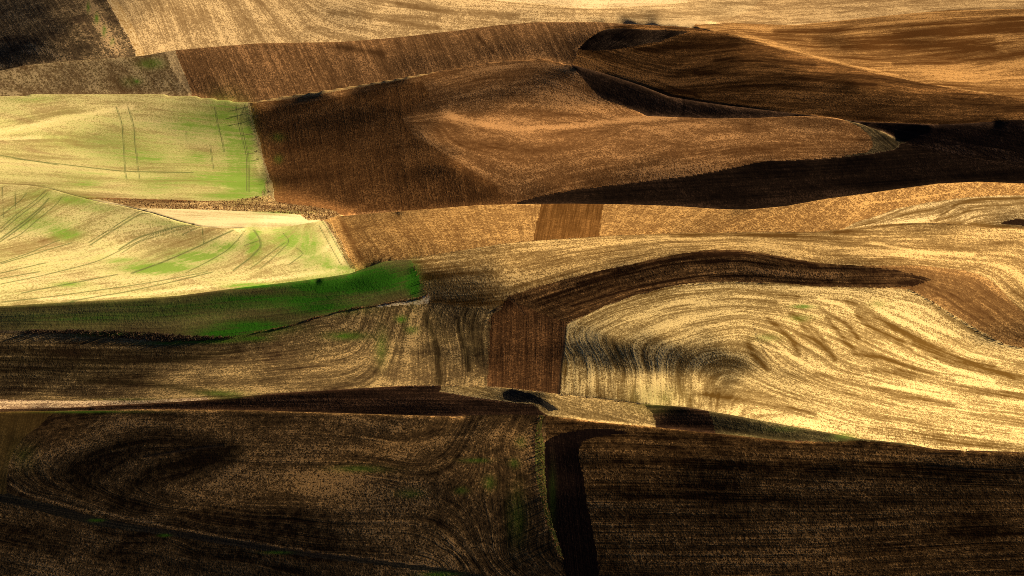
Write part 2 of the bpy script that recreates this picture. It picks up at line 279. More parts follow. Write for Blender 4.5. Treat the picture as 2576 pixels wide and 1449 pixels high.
FIELDS = [
 ('stubble_field','pale golden stubble hillside along the top edge',(7,8),BIG,(700,0,820,95),look((.22,.13,.055),(.50,.35,.17),.6,.9,rows=.9,clump=1.7,cs=1.8,rs=3,sw=.7)),
 ('stubble_field','palest cream field in the dip at the top centre',(7,8),[(1200,-90),(1231,0),(1370,10),(1474,21),(1578,17),(1729,4),(1745,-90)],(1300,4,1600,5),look((.30,.20,.095),(.54,.40,.21),.8,cs=2.4,rs=3,bump=.15,clump=1.2)),
 ('stubble_field','pinkish tan slope in the top right corner above the brown ridge',(8,),[(2010,-90),(1935,-20),(1880,30),(1800,58),(1760,64),(1760,200),(4000,200),(4000,-90)],(2000,30,2400,0),look((.20,.11,.045),(.49,.33,.155),.55,1.0,cs=2.0,rs=3,clump=1.6)),
 ('fallow_field','dark grassy fallow slope in the top left corner',(7,8),[(-900,-90),(245,-90),(267,0),(302,62),(340,133),(340,260),(-900,260)],(150,10,240,140),look((.045,.028,.018),(.34,.22,.11),.42,1.3,rows=.8,cs=2.4,clump=2.0,rs=4,bump=.3,leaf=.08)),
 ('grass_strip','orange straw grass strip running down to the dark crest at upper left',(7,8),[(245,-90),(267,0),(285,30),(302,62),(322,96),(340,132),(340,150),(366,150),(363,139),(348,100),(330,62),(310,25),(292,0),(272,-90)],(280,0,345,110),look(GOLD,PALE,.7,.3,cs=2,bump=.2)),
 ('stubble_field','brown stubble slope right of the pale ridge at upper right',(7,),[(1745,-90),(1745,330),(4000,330),(4000,-90)],(2000,90,2400,60),look((.13,.055,.018),(.44,.24,.085),.46,.9,rows=1.2,cs=1.8,rs=3,sw=1.3,bump=.5)),
 ('ploughed_field','brown ploughed face with up and down furrows below the pale top hillside',(6,),BIG,(700,130,740,215),look(SOIL,(.34,.18,.075),.46,.5,rows=.9,clump=1.5,cs=2.0,rs=3.5,c=0,sw=.5,bump=.5)),
 ('fallow_field','mottled brown fallow face below the dark top left slope',(6,),[(-900,0),(425,0),(434,180),(482,240),(482,400),(-900,400)],(350,150,400,225),look(SOIL,(.30,.21,.11),.5,1.2,cs=2.4,rs=8,leaf=.1)),
 ('grass_strip','short pale grass strip between the two brown faces at upper left',(6,),k1((1196,350),(1200,400),(1225,470),(1257,540),(1300,600),(1370,700),(1395,700),(1365,620),(1340,560),(1295,450),(1262,350)),(430,130,470,220),look(TAN,PALE,.5,.3,cs=2)),
 ('stubble_field','grey brown slope sweeping down from the hollow to the right',(6,),[(1440,200),(1441,160),(1452,130),(1475,95),(1520,70),(1600,62),(1700,62),(1750,40),(4000,40),(4000,340),(1440,340)],(1700,170,2100,200),look((.045,.02,.008),(.26,.125,.042),.42,.9,rows=1.1,cs=1.8,rs=3,sw=1.1,bump=.5)),
 ('grass_hollow','black shaded grassy hollow under the top crest',(6,),[(1450,126),(1462,116),(1480,98),(1505,80),(1530,73),(1560,71),(1600,74),(1680,77),(1735,80),(1700,90),(1660,105),(1620,112),(1580,120),(1540,127),(1500,129)],(1480,120,1540,80),look((.010,.006,.004),(.09,.055,.03),.34,1.9,cs=1.8,bump=.35)),  # shade of the hollow painted in as near-black ground colour
 ('ploughed_field','dark outer slope curling behind the long brown spur',(5,),BIG,(1500,180,1700,270),look((.02,.012,.008),(.10,.055,.03),.38,.9,cs=1.8,rs=4,bump=.3)),
 ('valley_floor','ploughed valley floor with shade painted black right of the long brown spur',(5,),[(2090,288),(2095,294),(2216,322),(2300,360),(4000,480),(4000,200),(2090,200)],(2200,320,2560,385),look((.016,.010,.008),(.08,.044,.025),.32,.8,rows=.8,cs=2,rs=3,bump=.2)),  # valley shade is carried by the near-black soil colour
 ('ploughed_field','rusty brown rounded hill with a long spur to the right',(4,),BIG,(1100,330,1500,470),look((.11,.047,.017),(.38,.20,.08),.48,.8,rows=.8,clump=1.7,cs=1.5,rs=2.6,sw=.9,bump=.45)),
 ('ploughed_field','ploughed corner with hill shade painted in right of the upper green field',(4,),GE+[(700,520),(860,540),(1000,530),(1110,530),(1290,515),(1280,490),(1200,440),(1120,390),(1040,340),(1010,300),(1080,240),(1060,205),(960,225),(850,245),(760,262),(680,275),(640,262)],(760,300,790,480),look((.085,.036,.014),(.25,.12,.042),.46,.8,rows=.45,cs=1.6,rs=3,sw=.3,bump=.45)),  # same hill soil, colour darkened to hold the shade of this flank
 ('grass_strip','sunlit straw strip along the crest right of the green hill',(4,),[(600,230),(600,256),(642,258),(700,253),(800,238),(880,224),(988,206),(1075,188),(1100,178),(1095,165),(900,190),(700,225)],(700,245,1000,198),look(TAN,STRAW,.65,.3,cs=2,bump=.2)),
 ('stubble_field','green grey grassy rim round the end of the long brown spur',(4,),[(2080,286),(2120,300),(2160,320),(2190,345),(2195,366),(2180,385),(2120,394),(2130,402),(2210,390),(2270,378),(2290,362),(2270,345),(2216,322),(2160,300)],(2220,330,2262,365),look((.035,.026,.014),(.17,.12,.055),.42,1.2,cs=1.6,rs=3)),
 ('ploughed_field','ploughed ground with shade painted near black below the long brown spur',(4,),[(1290,515),(1350,497),(1439,480),(1520,470),(1613,459),(1729,446),(1790,434),(1840,424),(1890,412),(1930,405),(1980,404),(2112,397),(2199,386),(2251,376),(2267,363),(2290,360),(4000,480),(4000,620),(1290,620)],(1700,480,2300,440),look((.016,.010,.007),(.085,.046,.024),.32,.8,rows=.8,cs=1.6,rs=3,sw=.6,bump=.2)),  # dark plough, with the shade below the spur also put into the colour
 ('green_field','green and straw winter wheat hill at the left edge',(4,),[(-900,0),(621,0),(621,257)]+GE+[(640,503),(521,506),(382,501),(243,497),(-900,470)],(100,430,600,455),look((.22,.15,.055),(.54,.42,.20),.62,1.0,rows=.8,clump=1.1,cs=1.5,rs=3,leaf=.50,sw=1.3,bump=.3,leafc=(.12,.20,.022))),
 ('grass_strip','ragged grass fence line between green wheat and dark plough',(4,),k1((1786,735),(1800,820),(1822,920),(1850,1000),(1880,1100),(1905,1190),(1930,1260),(1925,1330),(1890,1400),(1900,1449),(1985,1449),(1972,1340),(1945,1270),(1905,1150),(1874,1010),(1835,900),(1803,735)),(621,260,680,500),look(TAN,PALE,.45,.9,cs=1.5,leaf=.2,bump=.5)),
 ('stubble_field','pale straw flat between the gully and the tracked green hill',(4,),k4((0,60),(700,84),(1000,150),(1500,160),(2150,190),(2215,225),(2330,240),(2300,400),(0,400)),(400,535,740,555),look((.34,.25,.11),(.62,.49,.26),.8,.5,rows=1.6,clump=.9,cs=1.5,rs=5,leaf=.15,sw=.7,bump=.12)),
 ('gully_brush_bank','rust brown weedy gully between the two green fields',(3,4),k4((680,78),(1100,88),(1500,104),(1700,92),(1860,66),(1950,58),(2010,110),(2200,130),(2400,160),(2480,205),(2360,230),(2230,238),(2190,200),(1900,176),(1600,165),(1400,155),(1050,152),(960,140)),(400,515,700,520),look((.12,.06,.025),(.46,.30,.13),.5,1.4,cs=1.5,clump=2,bump=.5,leaf=.1)),
 ('green_field','green and straw field crossed by curving wheel tracks at the left edge',(3,),[(-900,300),(812,300),(812,553),(823,570),(846,606),(866,642),(893,675),(893,800),(-900,800)],(0,740,700,700),look((.22,.14,.05),(.60,.47,.23),.64,1.0,rows=.9,clump=1.1,cs=1.3,rs=3,leaf=.46,sw=1.3,bump=.3,leafc=(.13,.22,.024))),
 ('grass_strip','thin weedy edge between the tracked green field and the golden strip',(3,),k4((2300,215),(2350,235),(2400,310),(2435,380),(2490,500),(2545,590),(2580,590),(2500,470),(2450,370),(2420,290),(2380,225),(2330,200)),(820,560,880,670),look((.12,.075,.03),STRAW,.55,1.0,cs=1.4,bump=.6,leaf=.2)),
 ('stubble_field','golden brown stubble strip across the middle',(3,),[(812,300),(812,553),(823,558),(834,566),(852,600),(872,640),(893,675),(893,800),(4000,800),(4000,300)],(1000,545,1060,620),look(RUST,(.50,.29,.10),.52,.6,rows=.6,clump=2.3,cs=1.4,rs=3,sw=.35,bump=.42)),
 ('stubble_field','pale banded stubble knoll at the right end of the golden strip',(3,),[(2100,590),(2150,560),(2216,540),(2250,526),(2330,511),(2430,497),(2520,492),(4000,490),(4000,700),(2100,700)],(2250,560,2500,510),look((.17,.095,.03),(.54,.39,.18),.56,.9,rows=1.3,cs=1.4,rs=2.6,sw=1.6,bump=.4)),
 ('ploughed_field','small dark brown lens at the right edge above the pale slope',(3,),[(2515,566),(2525,558),(2545,553),(2576,552),(2640,554),(2670,560),(2640,567),(2576,570)],(2520,560,2576,560),look(DARK,SOIL,.4,cs=1.6)),
 ('ploughed_field','dark brown ploughed block standing out in the golden strip',(3,),[(1362,480),(1360,515),(1352,545),(1340,606),(1338,640),(1508,640),(1506,592),(1510,560),(1517,513),(1517,480)],(1440,520,1425,595),look((.10,.042,.012),(.27,.13,.04),.42,.4,rows=1.2,clump=1.0,cs=1.4,rs=2.6,sw=.4,bump=.35)),
 ('stubble_field','broad golden stubble hill on the right of the centre',(2,),BIG,(1300,660,1700,610),look((.13,.066,.02),(.52,.35,.14),.56,.7,rows=1.1,clump=1.7,cs=1.0,rs=2.2,sw=1.1,bump=.42)),
 ('ploughed_field','dark ploughed band curving across the golden hill',(2,),[(1278,746),(1350,722),(1500,683),(1600,662),(1700,640),(1790,628),(1870,630),(1950,643),(2050,662),(2157,668),(2260,680),(2345,704),(2300,722),(2200,726),(2060,722),(1950,714),(1834,709),(1760,711),(1695,719),(1600,742),(1520,770),(1466,796),(1440,805),(1422,822),(1330,800),(1280,790),(1262,770)],(1450,735,1800,665),look((.030,.014,.007),(.30,.16,.06),.34,.6,rows=1.3,clump=1.9,cs=1.1,rs=3.2,sw=.8,bump=.6)),
 ('ploughed_field','orange brown ploughed shoulder above the pale lobe on the right',(2,),[(2157,668),(2320,668),(2425,680),(2480,698),(2511,722),(2545,760),(2576,790),(2900,860),(2900,930),(2576,877),(2529,868),(2459,830),(2390,788),(2338,756),(2286,729),(2240,724),(2300,721),(2343,704),(2258,681)],(2300,690,2500,790),look((.13,.06,.022),(.44,.25,.09),.5,.7,rows=.8,cs=1.1,rs=3,sw=.6,bump=.4)),
 ('ploughed_field','upright dark red brown ploughed strip running down to the near crest',(2,),[(1280,752),(1300,765),(1360,790),(1424,812),(1420,850),(1418,871),(1411,930),(1408,1000),(1408,1040),(1222,1040),(1224,972),(1229,880),(1234,795),(1262,772)],(1330,800,1325,970),look((.040,.018,.009),(.23,.11,.042),.40,.4,rows=.7,clump=1.6,cs=1.1,rs=2,sw=.5,bump=.5)),
 ('stubble_field','pale stubble lobe with swirling rows right of the upright dark strip',(2,),[(1422,822),(1440,808),(1466,797),(1520,771),(1600,743),(1695,720),(1760,712),(1834,710),(1950,715),(2060,723),(2200,727),(2286,730),(2338,757),(2390,789),(2459,831),(2529,869),(2576,878),(2900,935),(4000,1300),(1408,1300),(1408,1000),(1412,930),(1419,871)],(1600,990,2500,1000),look((.14,.075,.02),(.56,.41,.175),.60,.7,rows=1.2,clump=1.7,cs=.9,rs=2.2,leaf=.0,sw=1.4,bump=.5)),
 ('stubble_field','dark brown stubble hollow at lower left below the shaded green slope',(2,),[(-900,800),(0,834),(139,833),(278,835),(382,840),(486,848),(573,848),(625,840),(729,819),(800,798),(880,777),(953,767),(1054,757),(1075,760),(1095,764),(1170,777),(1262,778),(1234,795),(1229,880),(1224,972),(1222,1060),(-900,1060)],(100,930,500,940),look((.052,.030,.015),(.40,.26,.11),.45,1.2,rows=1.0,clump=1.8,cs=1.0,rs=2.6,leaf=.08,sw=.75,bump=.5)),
 ('grass_strip','pale straw corner beside the tip of the shaded green slope',(2,),[(1075,738),(1060,750),(1054,757),(1000,762),(953,768),(940,775),(1000,770),(1050,768),(1075,765),(1082,750)],(960,770,1060,755),look(STRAW,(.62,.50,.30),.7,.6,cs=1.2)),
 ('grass_strip','bright straw verge just behind the near dark crest at far left',(2,),[(-900,1001),(0,1006),(174,1009),(347,1008),(470,1003),(521,1000),(521,1040),(-900,1050)],(0,1014,400,1010),look((.18,.09,.05),(.62,.44,.24),.55,.3,cs=1.1,clump=2,bump=.5)),
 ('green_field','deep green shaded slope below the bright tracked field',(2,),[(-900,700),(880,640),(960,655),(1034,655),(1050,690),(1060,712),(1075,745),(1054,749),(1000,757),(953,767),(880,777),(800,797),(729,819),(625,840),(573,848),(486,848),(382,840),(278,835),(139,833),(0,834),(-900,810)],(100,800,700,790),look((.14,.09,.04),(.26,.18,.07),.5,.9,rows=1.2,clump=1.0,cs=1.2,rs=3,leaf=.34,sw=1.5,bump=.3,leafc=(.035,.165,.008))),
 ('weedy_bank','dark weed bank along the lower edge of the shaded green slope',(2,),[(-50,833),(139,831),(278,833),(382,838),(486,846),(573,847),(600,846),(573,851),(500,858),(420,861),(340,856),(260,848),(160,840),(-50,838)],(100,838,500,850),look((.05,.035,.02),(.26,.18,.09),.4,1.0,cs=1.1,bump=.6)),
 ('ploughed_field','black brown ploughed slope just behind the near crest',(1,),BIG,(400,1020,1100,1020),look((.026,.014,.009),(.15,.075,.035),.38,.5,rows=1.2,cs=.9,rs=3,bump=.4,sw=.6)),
 ('stubble_field','golden stubble bank beside the gully head on the near crest',(0,1),[(1110,960),(1106,986),(1196,1001),(1300,1015),(1340,1018),(1372,1046),(1440,1056),(1509,1061),(1648,1074),(1646,1060),(1640,1040),(1620,1022),(1600,1008),(1400,970)],(1420,1000,1600,1050),look((.14,.085,.03),(.46,.32,.13),.52,.8,cs=.9,clump=1.8,bump=.5)),
 ('grass_hollow','eroded gully head with its shadow painted black cut into the near crest',(0,1),[(1262,990),(1285,978),(1300,983),(1330,990),(1356,1001),(1385,1018),(1405,1032),(1380,1036),(1358,1020),(1330,1013),(1290,1012),(1268,1006)],(1300,990,1380,1025),look((.015,.013,.012),(.07,.055,.035),.4,1.2,cs=1.0,bump=.6)),  # shadow in the gully painted as near-black ground
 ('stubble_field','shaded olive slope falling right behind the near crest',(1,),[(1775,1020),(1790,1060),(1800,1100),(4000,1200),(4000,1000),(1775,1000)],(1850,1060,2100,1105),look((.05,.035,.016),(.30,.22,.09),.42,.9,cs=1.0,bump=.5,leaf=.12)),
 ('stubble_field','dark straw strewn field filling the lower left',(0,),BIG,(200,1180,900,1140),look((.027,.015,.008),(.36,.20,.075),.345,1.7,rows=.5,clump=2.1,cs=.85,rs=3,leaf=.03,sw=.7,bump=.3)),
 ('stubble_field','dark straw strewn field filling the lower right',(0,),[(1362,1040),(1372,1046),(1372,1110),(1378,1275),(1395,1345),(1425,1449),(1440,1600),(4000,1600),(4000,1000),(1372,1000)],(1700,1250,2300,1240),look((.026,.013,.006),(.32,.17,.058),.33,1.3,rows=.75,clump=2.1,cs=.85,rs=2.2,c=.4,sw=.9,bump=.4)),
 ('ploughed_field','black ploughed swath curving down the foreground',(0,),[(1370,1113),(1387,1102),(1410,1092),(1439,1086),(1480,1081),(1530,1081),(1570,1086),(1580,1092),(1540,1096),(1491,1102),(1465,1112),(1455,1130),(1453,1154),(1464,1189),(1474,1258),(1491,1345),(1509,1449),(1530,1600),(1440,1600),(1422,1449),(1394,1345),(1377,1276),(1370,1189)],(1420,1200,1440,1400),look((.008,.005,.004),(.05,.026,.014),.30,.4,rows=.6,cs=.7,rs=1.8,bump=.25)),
 ('grass_strip','yellow green grass ridge beside the black swath in the foreground',(0,),k8((1455,215),(1490,240),(1505,280),(1480,330),(1470,400),(1490,470),(1500,560),(1500,700),(1515,850),(1520,950),(1560,1100),(1610,1250),(1640,1350),(1600,1300),(1540,1150),(1490,980),(1455,850),(1430,700),(1425,560),(1430,430),(1445,330),(1460,260)),(1355,1090,1370,1250),look((.05,.042,.012),(.28,.22,.06),.45,.9,rows=1,clump=1.8,cs=.8,bump=.4,leaf=.3)),
 ('field_track','dark grassy farm track crossing the lower left corner',(0,),k7((-900,780),(0,835),(150,885),(400,940),(700,1030),(1100,1100),(1500,1158),(1900,1228),(2300,1290),(2536,1315),(2860,1355),(3250,1405),(3500,1449),(3500,1500),(3250,1440),(2860,1390),(2536,1350),(2300,1325),(1900,1272),(1500,1205),(1100,1145),(700,1090),(400,1015),(150,950),(0,920),(-900,900)),(243,1310,660,1380),look((.022,.016,.012),(.075,.05,.03),.4,.6,rows=1.6,clump=.8,cs=.8,rs=2,leaf=.06,bump=.25)),
 ('dirt_bank','smooth brown earth bank curving round the left edge of the foreground',(0,),[(-900,1000),(0,1030),(80,1030),(139,1036),(120,1050),(100,1070),(70,1092),(50,1110),(30,1140),(20,1170),(15,1210),(14,1245),(-900,1240)],(40,1060,10,1200),look((.06,.035,.012),(.20,.12,.035),.5,1.6,clump=1.0,cs=1.0,bump=.12)),
]
GREEN = """222,18,4,12,.9 243,46,5,12,.9 262,78,5,12,.7 282,105,5,8,.5 660,470,12,20,.5 600,400,40,90,.6 565,290,40,50,.5 520,450,70,18,.6 400,460,60,25,.4 350,395,100,22,.4 280,355,120,30,.35 480,310,50,30,.5 628,330,14,50,.4 80,250,60,8,.3 550,492,60,8,.6 620,470,50,20,.6 200,450,60,20,.2 500,395,40,15,.5 220,462,30,6,.5
165,590,35,13,1 60,540,60,30,.35 100,490,60,15,.4 190,505,50,12,.7 110,560,80,15,.3 390,675,80,12,1.2 490,645,60,14,.9 560,620,50,12,.6 640,610,18,40,.9 720,600,45,30,.6 780,620,25,45,.5 820,660,20,20,.5 170,715,40,7,.6 620,718,60,6,1 700,535,60,5,.7 860,672,20,6,.5 300,655,60,6,.4 420,560,50,8,.3 250,525,40,10,.4
850,720,130,18,1.3 950,695,70,22,1.2 640,822,80,15,1 800,775,100,14,.8 560,840,60,10,1 200,800,150,10,.35 400,790,150,12,.3 500,770,200,8,.4 700,752,150,10,.8 1042,710,14,40,1.2 270,842,70,5,.9 520,858,70,5,1 640,852,40,6,.8 420,863,60,4,.7
560,990,60,9,.4 330,1006,80,4,.3 870,845,45,9,.9 1010,803,14,8,.9 1035,830,15,10,.6 960,870,15,40,.4 2020,771,25,5,.9 1930,850,30,9,.4 2210,765,20,8,.5 2015,800,30,8,.4 1650,1000,60,30,.3
380,160,28,12,.6 330,205,25,12,.25 344,205,8,4,.6 1196,1158,30,5,.6 1231,1215,13,16,.5 1161,1234,14,8,.5 1293,1165,12,10,.5 1311,1112,12,12,.4 1030,1241,30,10,.5 243,1309,15,3,1.2 413,1347,12,3,1.2 694,1390,30,3,.9 1100,1445,40,5,1 60,1150,30,30,.2 900,1180,60,8,.5 1300,1300,20,60,.3 1390,1250,8,60,.2 230,1036,120,3,.7 700,400,10,10,.6 700,345,16,10,.5 2120,1098,30,8,.5 1970,1080,40,6,.3"""
TRACKS = [  # wheel tracks, path and half width in frame units
 (k4((0,210),(100,130),(150,90),(190,40)),1.1),(k4((0,300),(120,190),(260,90),(330,20)),1.1),(k4((0,325),(130,212),(280,100),(340,40)),1.1),(k4((0,375),(60,330),(180,240),(300,140),(350,80)),2.0),(k4((0,392),(70,345),(190,255),(320,140)),1.6),
 (k4((60,380),(150,340),(250,250),(400,130),(445,70)),1.1),(k4((0,545),(200,480),(400,390),(430,385)),1.1),(k4((0,555),(300,465),(520,400)),1.1),(k4((640,400),(800,300),(1000,172),(1060,160)),1.1),(k4((655,415),(810,315),(1020,185),(1100,190)),1.6),
 (k4((860,450),(1000,362),(1250,290),(1400,262)),2.2),(k4((880,475),(1020,385),(1270,315),(1410,275)),1.1),(k4((0,700),(300,640),(700,540),(900,440),(1100,345),(1250,300)),1.1),(k4((150,765),(480,700),(850,630)),1.3),
 (k4((950,622),(1200,533),(1450,422),(1600,350),(1690,310)),2.0),(k4((1340,620),(1500,540),(1640,460),(1720,380),(1775,310)),1.1),(k4((1690,600),(1800,520),(1890,430),(1880,370),(1840,310)),2.2),(k4((1460,280),(1468,340),(1475,410)),1.1),(k4((1320,345),(1450,278)),1.5),
 (k4((15,0),(18,100),(22,215)),1.1),(k4((106,30),(110,110),(116,220)),1.1),(k4((1770,420),(1870,385)),1.1),(k4((0,830),(300,800),(700,745),(1000,703),(1300,650),(1500,610)),1.1),(k4((400,842),(700,790),(900,760),(1300,672),(1540,612)),1.3),
 (k4((2330,240),(2385,320),(2440,420),(2536,580)),1.1),(k4((2310,275),(2390,420),(2470,560)),1.1),(k4((1810,590),(1950,480),(2060,400)),1.1),(k4((1880,590),(1990,500),(2100,390),(2050,330)),1.1),(k4((2090,560),(2200,480),(2150,440)),1.2),
 (k4((0,620),(200,575),(330,545)),1.1),(k4((0,660),(280,610)),1.2),
 (k1((840,775),(868,850),(885,910),(890,1000),(897,1100),(905,1240),(918,1300)),1.5),(k1((925,775),(950,850),(970,920),(975,1030),(984,1110)),1.6),(k1((988,1110),(995,1200),(1012,1300)),1.2),(k1((100,1150),(380,1182),(700,1220),(900,1243),(1400,1250)),1.2),(k1((1775,750),(1740,840),(1737,880),(1765,990),(1800,1130),(1805,1390)),1.3),
 (k1((1705,760),(1720,880),(1745,980),(1788,1140),(1787,1380)),1.2),(k1((1345,960),(1350,1030)),1.5,.5),(k1((1553,780),(1575,900),(1610,1030),(1622,1100)),1.6),(k1((0,1125),(200,1160),(420,1195)),1.1),(k1((1520,1050),(1545,1220)),1.2),
 ([(1895,815),(1903,850),(1920,880),(1937,905)],.8),([(1280,748),(1300,765),(1320,792)],1.3),([(1422,822),(1418,871),(1411,930),(1406,990)],2.6),
 ([(360,1150),(480,1130),(560,1120)],3),([(2576,1186),(2450,1180),(2330,1172)],1.8),([(2576,1150),(2300,1140)],1.0),
]
PALE_LIT_LINES = [ ([(215,-20),(250,60),(292,125)],15,.7), ([(1448,127),(1462,113),(1482,95),(1508,78),(1535,71),(1600,72),(1660,76)],1.8),([(1600,70),(1680,73),(1760,79),(1800,84)],1.6),([(1590,122),(1640,114),(1690,100)],1.3), ([(1120,285),(1200,312),(1300,324),(1450,316),(1600,300),(1700,297)],7),([(560,300),(570,440)],4,.3),([(585,330),(596,470)],4,.3),([(640,390),(655,440)],2.5,.7),([(0,330),(90,315),(200,290),(330,270)],7),([(0,350),(100,345)],5),([(560,470),(640,478),(665,470)],5),([(470,560),(640,556),(790,556)],4),([(100,752),(350,742),(600,712),(860,680)],5),([(700,660),(800,640),(850,600),(835,570)],4),([(500,520),(700,532),(780,545)],3), # bare pale lines; crease, ridge and swathe ones put sunlight into the colour
 ([(2147,307),(2216,318),(2286,333),(2380,352),(2459,368),(2576,388)],1.6),([(2270,360),(2350,372),(2460,400),(2576,420)],1.2),([(2040,287),(2150,304),(2286,309),(2360,311)],1.3),
 ([(1956,427),(1985,427),(1998,436),(1995,441)],1.3),([(36,172),(38,190),(37,215)],1.8),([(1850,79),(1950,110),(2050,140),(2200,180),(2350,214),(2480,237)],4.0,.4),([(1905,102),(2000,128),(2120,160),(2260,190)],2.2),
 ([(1106,986),(1150,992),(1196,1001),(1250,1010),(1300,1015)],2.6),([(1370,1041),(1440,1052),(1540,1063),(1648,1073)],2.0),([(2390,790),(2459,831),(2529,869),(2576,878)],2.4),([(1424,822),(1430,814),(1445,808)],2.5),([(1904,402),(1973,404),(2112,397),(2199,386),(2251,376),(2265,363),(2250,346),(2216,327)],1.8),
 ([(2112,577),(2216,562),(2338,557)],1.5),([(1980,62),(2060,58),(2160,48),(2300,33),(2576,22)],1.6),([(1240,0),(1370,11),(1474,22),(1578,18),(1729,5)],1.2),([(2180,512),(2300,500),(2400,482)],1.8),
 ([(2200,770),(2240,800),(2290,820),(2350,850)],5),([(2060,750),(2120,768),(2150,790)],5),([(2280,790),(2340,820),(2400,840)],6),([(2300,880),(2400,930),(2500,960)],5),([(1900,860),(2000,900),(2120,960),(2300,980)],4),
 ([(300,1010),(100,1012),(0,1013)],2.5),([(240,1285),(420,1325),(640,1365),(860,1397),(1100,1427)],3.5),([(25,1215),(60,1240),(180,1275),(240,1290)],3.5),([(2190,610),(2300,632),(2450,640)],4),([(1700,560),(1760,575)],1),
]
BANDS = [ ([(1075,700),(1130,722),(1230,738)],34,.85),([(1095,752),(1180,764),(1280,764)],13,.9),([(1060,672),(1180,688),(1260,703)],15,.6),([(1100,790),(1120,850)],24,.55),([(1175,790),(1195,880)],24,.75),([(0,885),(300,893),(520,882),(640,862)],16,.6),([(0,940),(250,945),(380,940)],16,.5),([(1300,722),(1450,690),(1600,655),(1750,628)],12,.5),([(1465,812),(1560,777),(1700,743),(1900,735),(2000,745)],13,.55),([(2200,690),(2400,742),(2480,800)],26,.5),([(2150,702),(2320,700)],14,.6),([(1560,600),(1750,600),(1900,605)],8,.4),([(2250,572),(2400,572),(2576,580)],5,.5), ([(1720,245),(1722,270),(1718,290)],3),([(1640,200),(1700,225),(1760,243)],3),([(1455,715),(1600,672),(1760,640),(1900,640),(2050,668)],6),([(1340,760),(1500,708),(1680,664),(1850,652),(2000,672)],3),([(1440,770),(1600,722),(1760,694),(1900,692),(2100,708)],3), ([(1930,800),(1990,850),(2010,890)],7),([(1990,790),(2050,830),(2080,870),(2100,905)],6),([(2060,775),(2130,815),(2160,850)],5),([(1880,860),(1900,900),(1930,930)],8),([(1560,800),(1680,765),(1820,750),(1950,760)],7),([(1500,830),(1600,790),(1750,760)],6),([(2260,930),(2380,965),(2500,985),(2600,990)],6),([(2300,860),(2420,905),(2576,960)],7),([(2050,940),(2200,975),(2400,1020)],6),([(1750,990),(1900,1010),(2050,1040)],7),([(1200,90),(1240,130)],5),([(850,118),(900,125),(960,135)],8),([(900,28),(1000,55),(1100,70)],8),([(1000,10),(1150,30),(1300,40)],7),([(1950,80),(2150,75),(2400,55),(2576,45)],6),([(2100,100),(2300,90),(2576,75)],7),([(2120,120),(2300,118),(2500,100)],6),([(2250,160),(2400,155),(2576,135)],6),([(1800,150),(1950,150),(2050,165)],6),([(1750,185),(1950,190),(2200,215)],7),([(1600,125),(1750,118),(1850,112)],6),([(2100,585),(2250,566),(2380,562),(2576,575)],5),([(1690,595),(1850,592),(2000,592)],5), # darker soil, with slope and swathe shade painted into the colour
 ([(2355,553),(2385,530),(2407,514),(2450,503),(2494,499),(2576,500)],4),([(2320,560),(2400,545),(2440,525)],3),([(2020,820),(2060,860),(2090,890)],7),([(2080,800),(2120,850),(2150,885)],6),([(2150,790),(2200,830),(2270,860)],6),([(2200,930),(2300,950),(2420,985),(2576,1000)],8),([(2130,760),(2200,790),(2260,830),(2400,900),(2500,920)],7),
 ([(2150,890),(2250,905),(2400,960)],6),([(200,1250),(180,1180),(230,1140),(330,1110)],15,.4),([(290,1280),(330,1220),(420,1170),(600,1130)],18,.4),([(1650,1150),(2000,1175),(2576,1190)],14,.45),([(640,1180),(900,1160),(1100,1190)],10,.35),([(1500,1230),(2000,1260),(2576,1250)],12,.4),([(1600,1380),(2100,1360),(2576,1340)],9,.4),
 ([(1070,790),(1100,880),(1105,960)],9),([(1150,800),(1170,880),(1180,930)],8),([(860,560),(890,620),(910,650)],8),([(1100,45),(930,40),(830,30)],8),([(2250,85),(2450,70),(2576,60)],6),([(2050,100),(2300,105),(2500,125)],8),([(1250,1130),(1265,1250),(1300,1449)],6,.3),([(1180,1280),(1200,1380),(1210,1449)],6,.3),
 ([(600,880),(450,905),(300,910),(0,905)],10),([(200,955),(420,970),(600,1000)],9),([(0,930),(300,925)],6),([(0,775),(300,765),(560,735)],4),
]

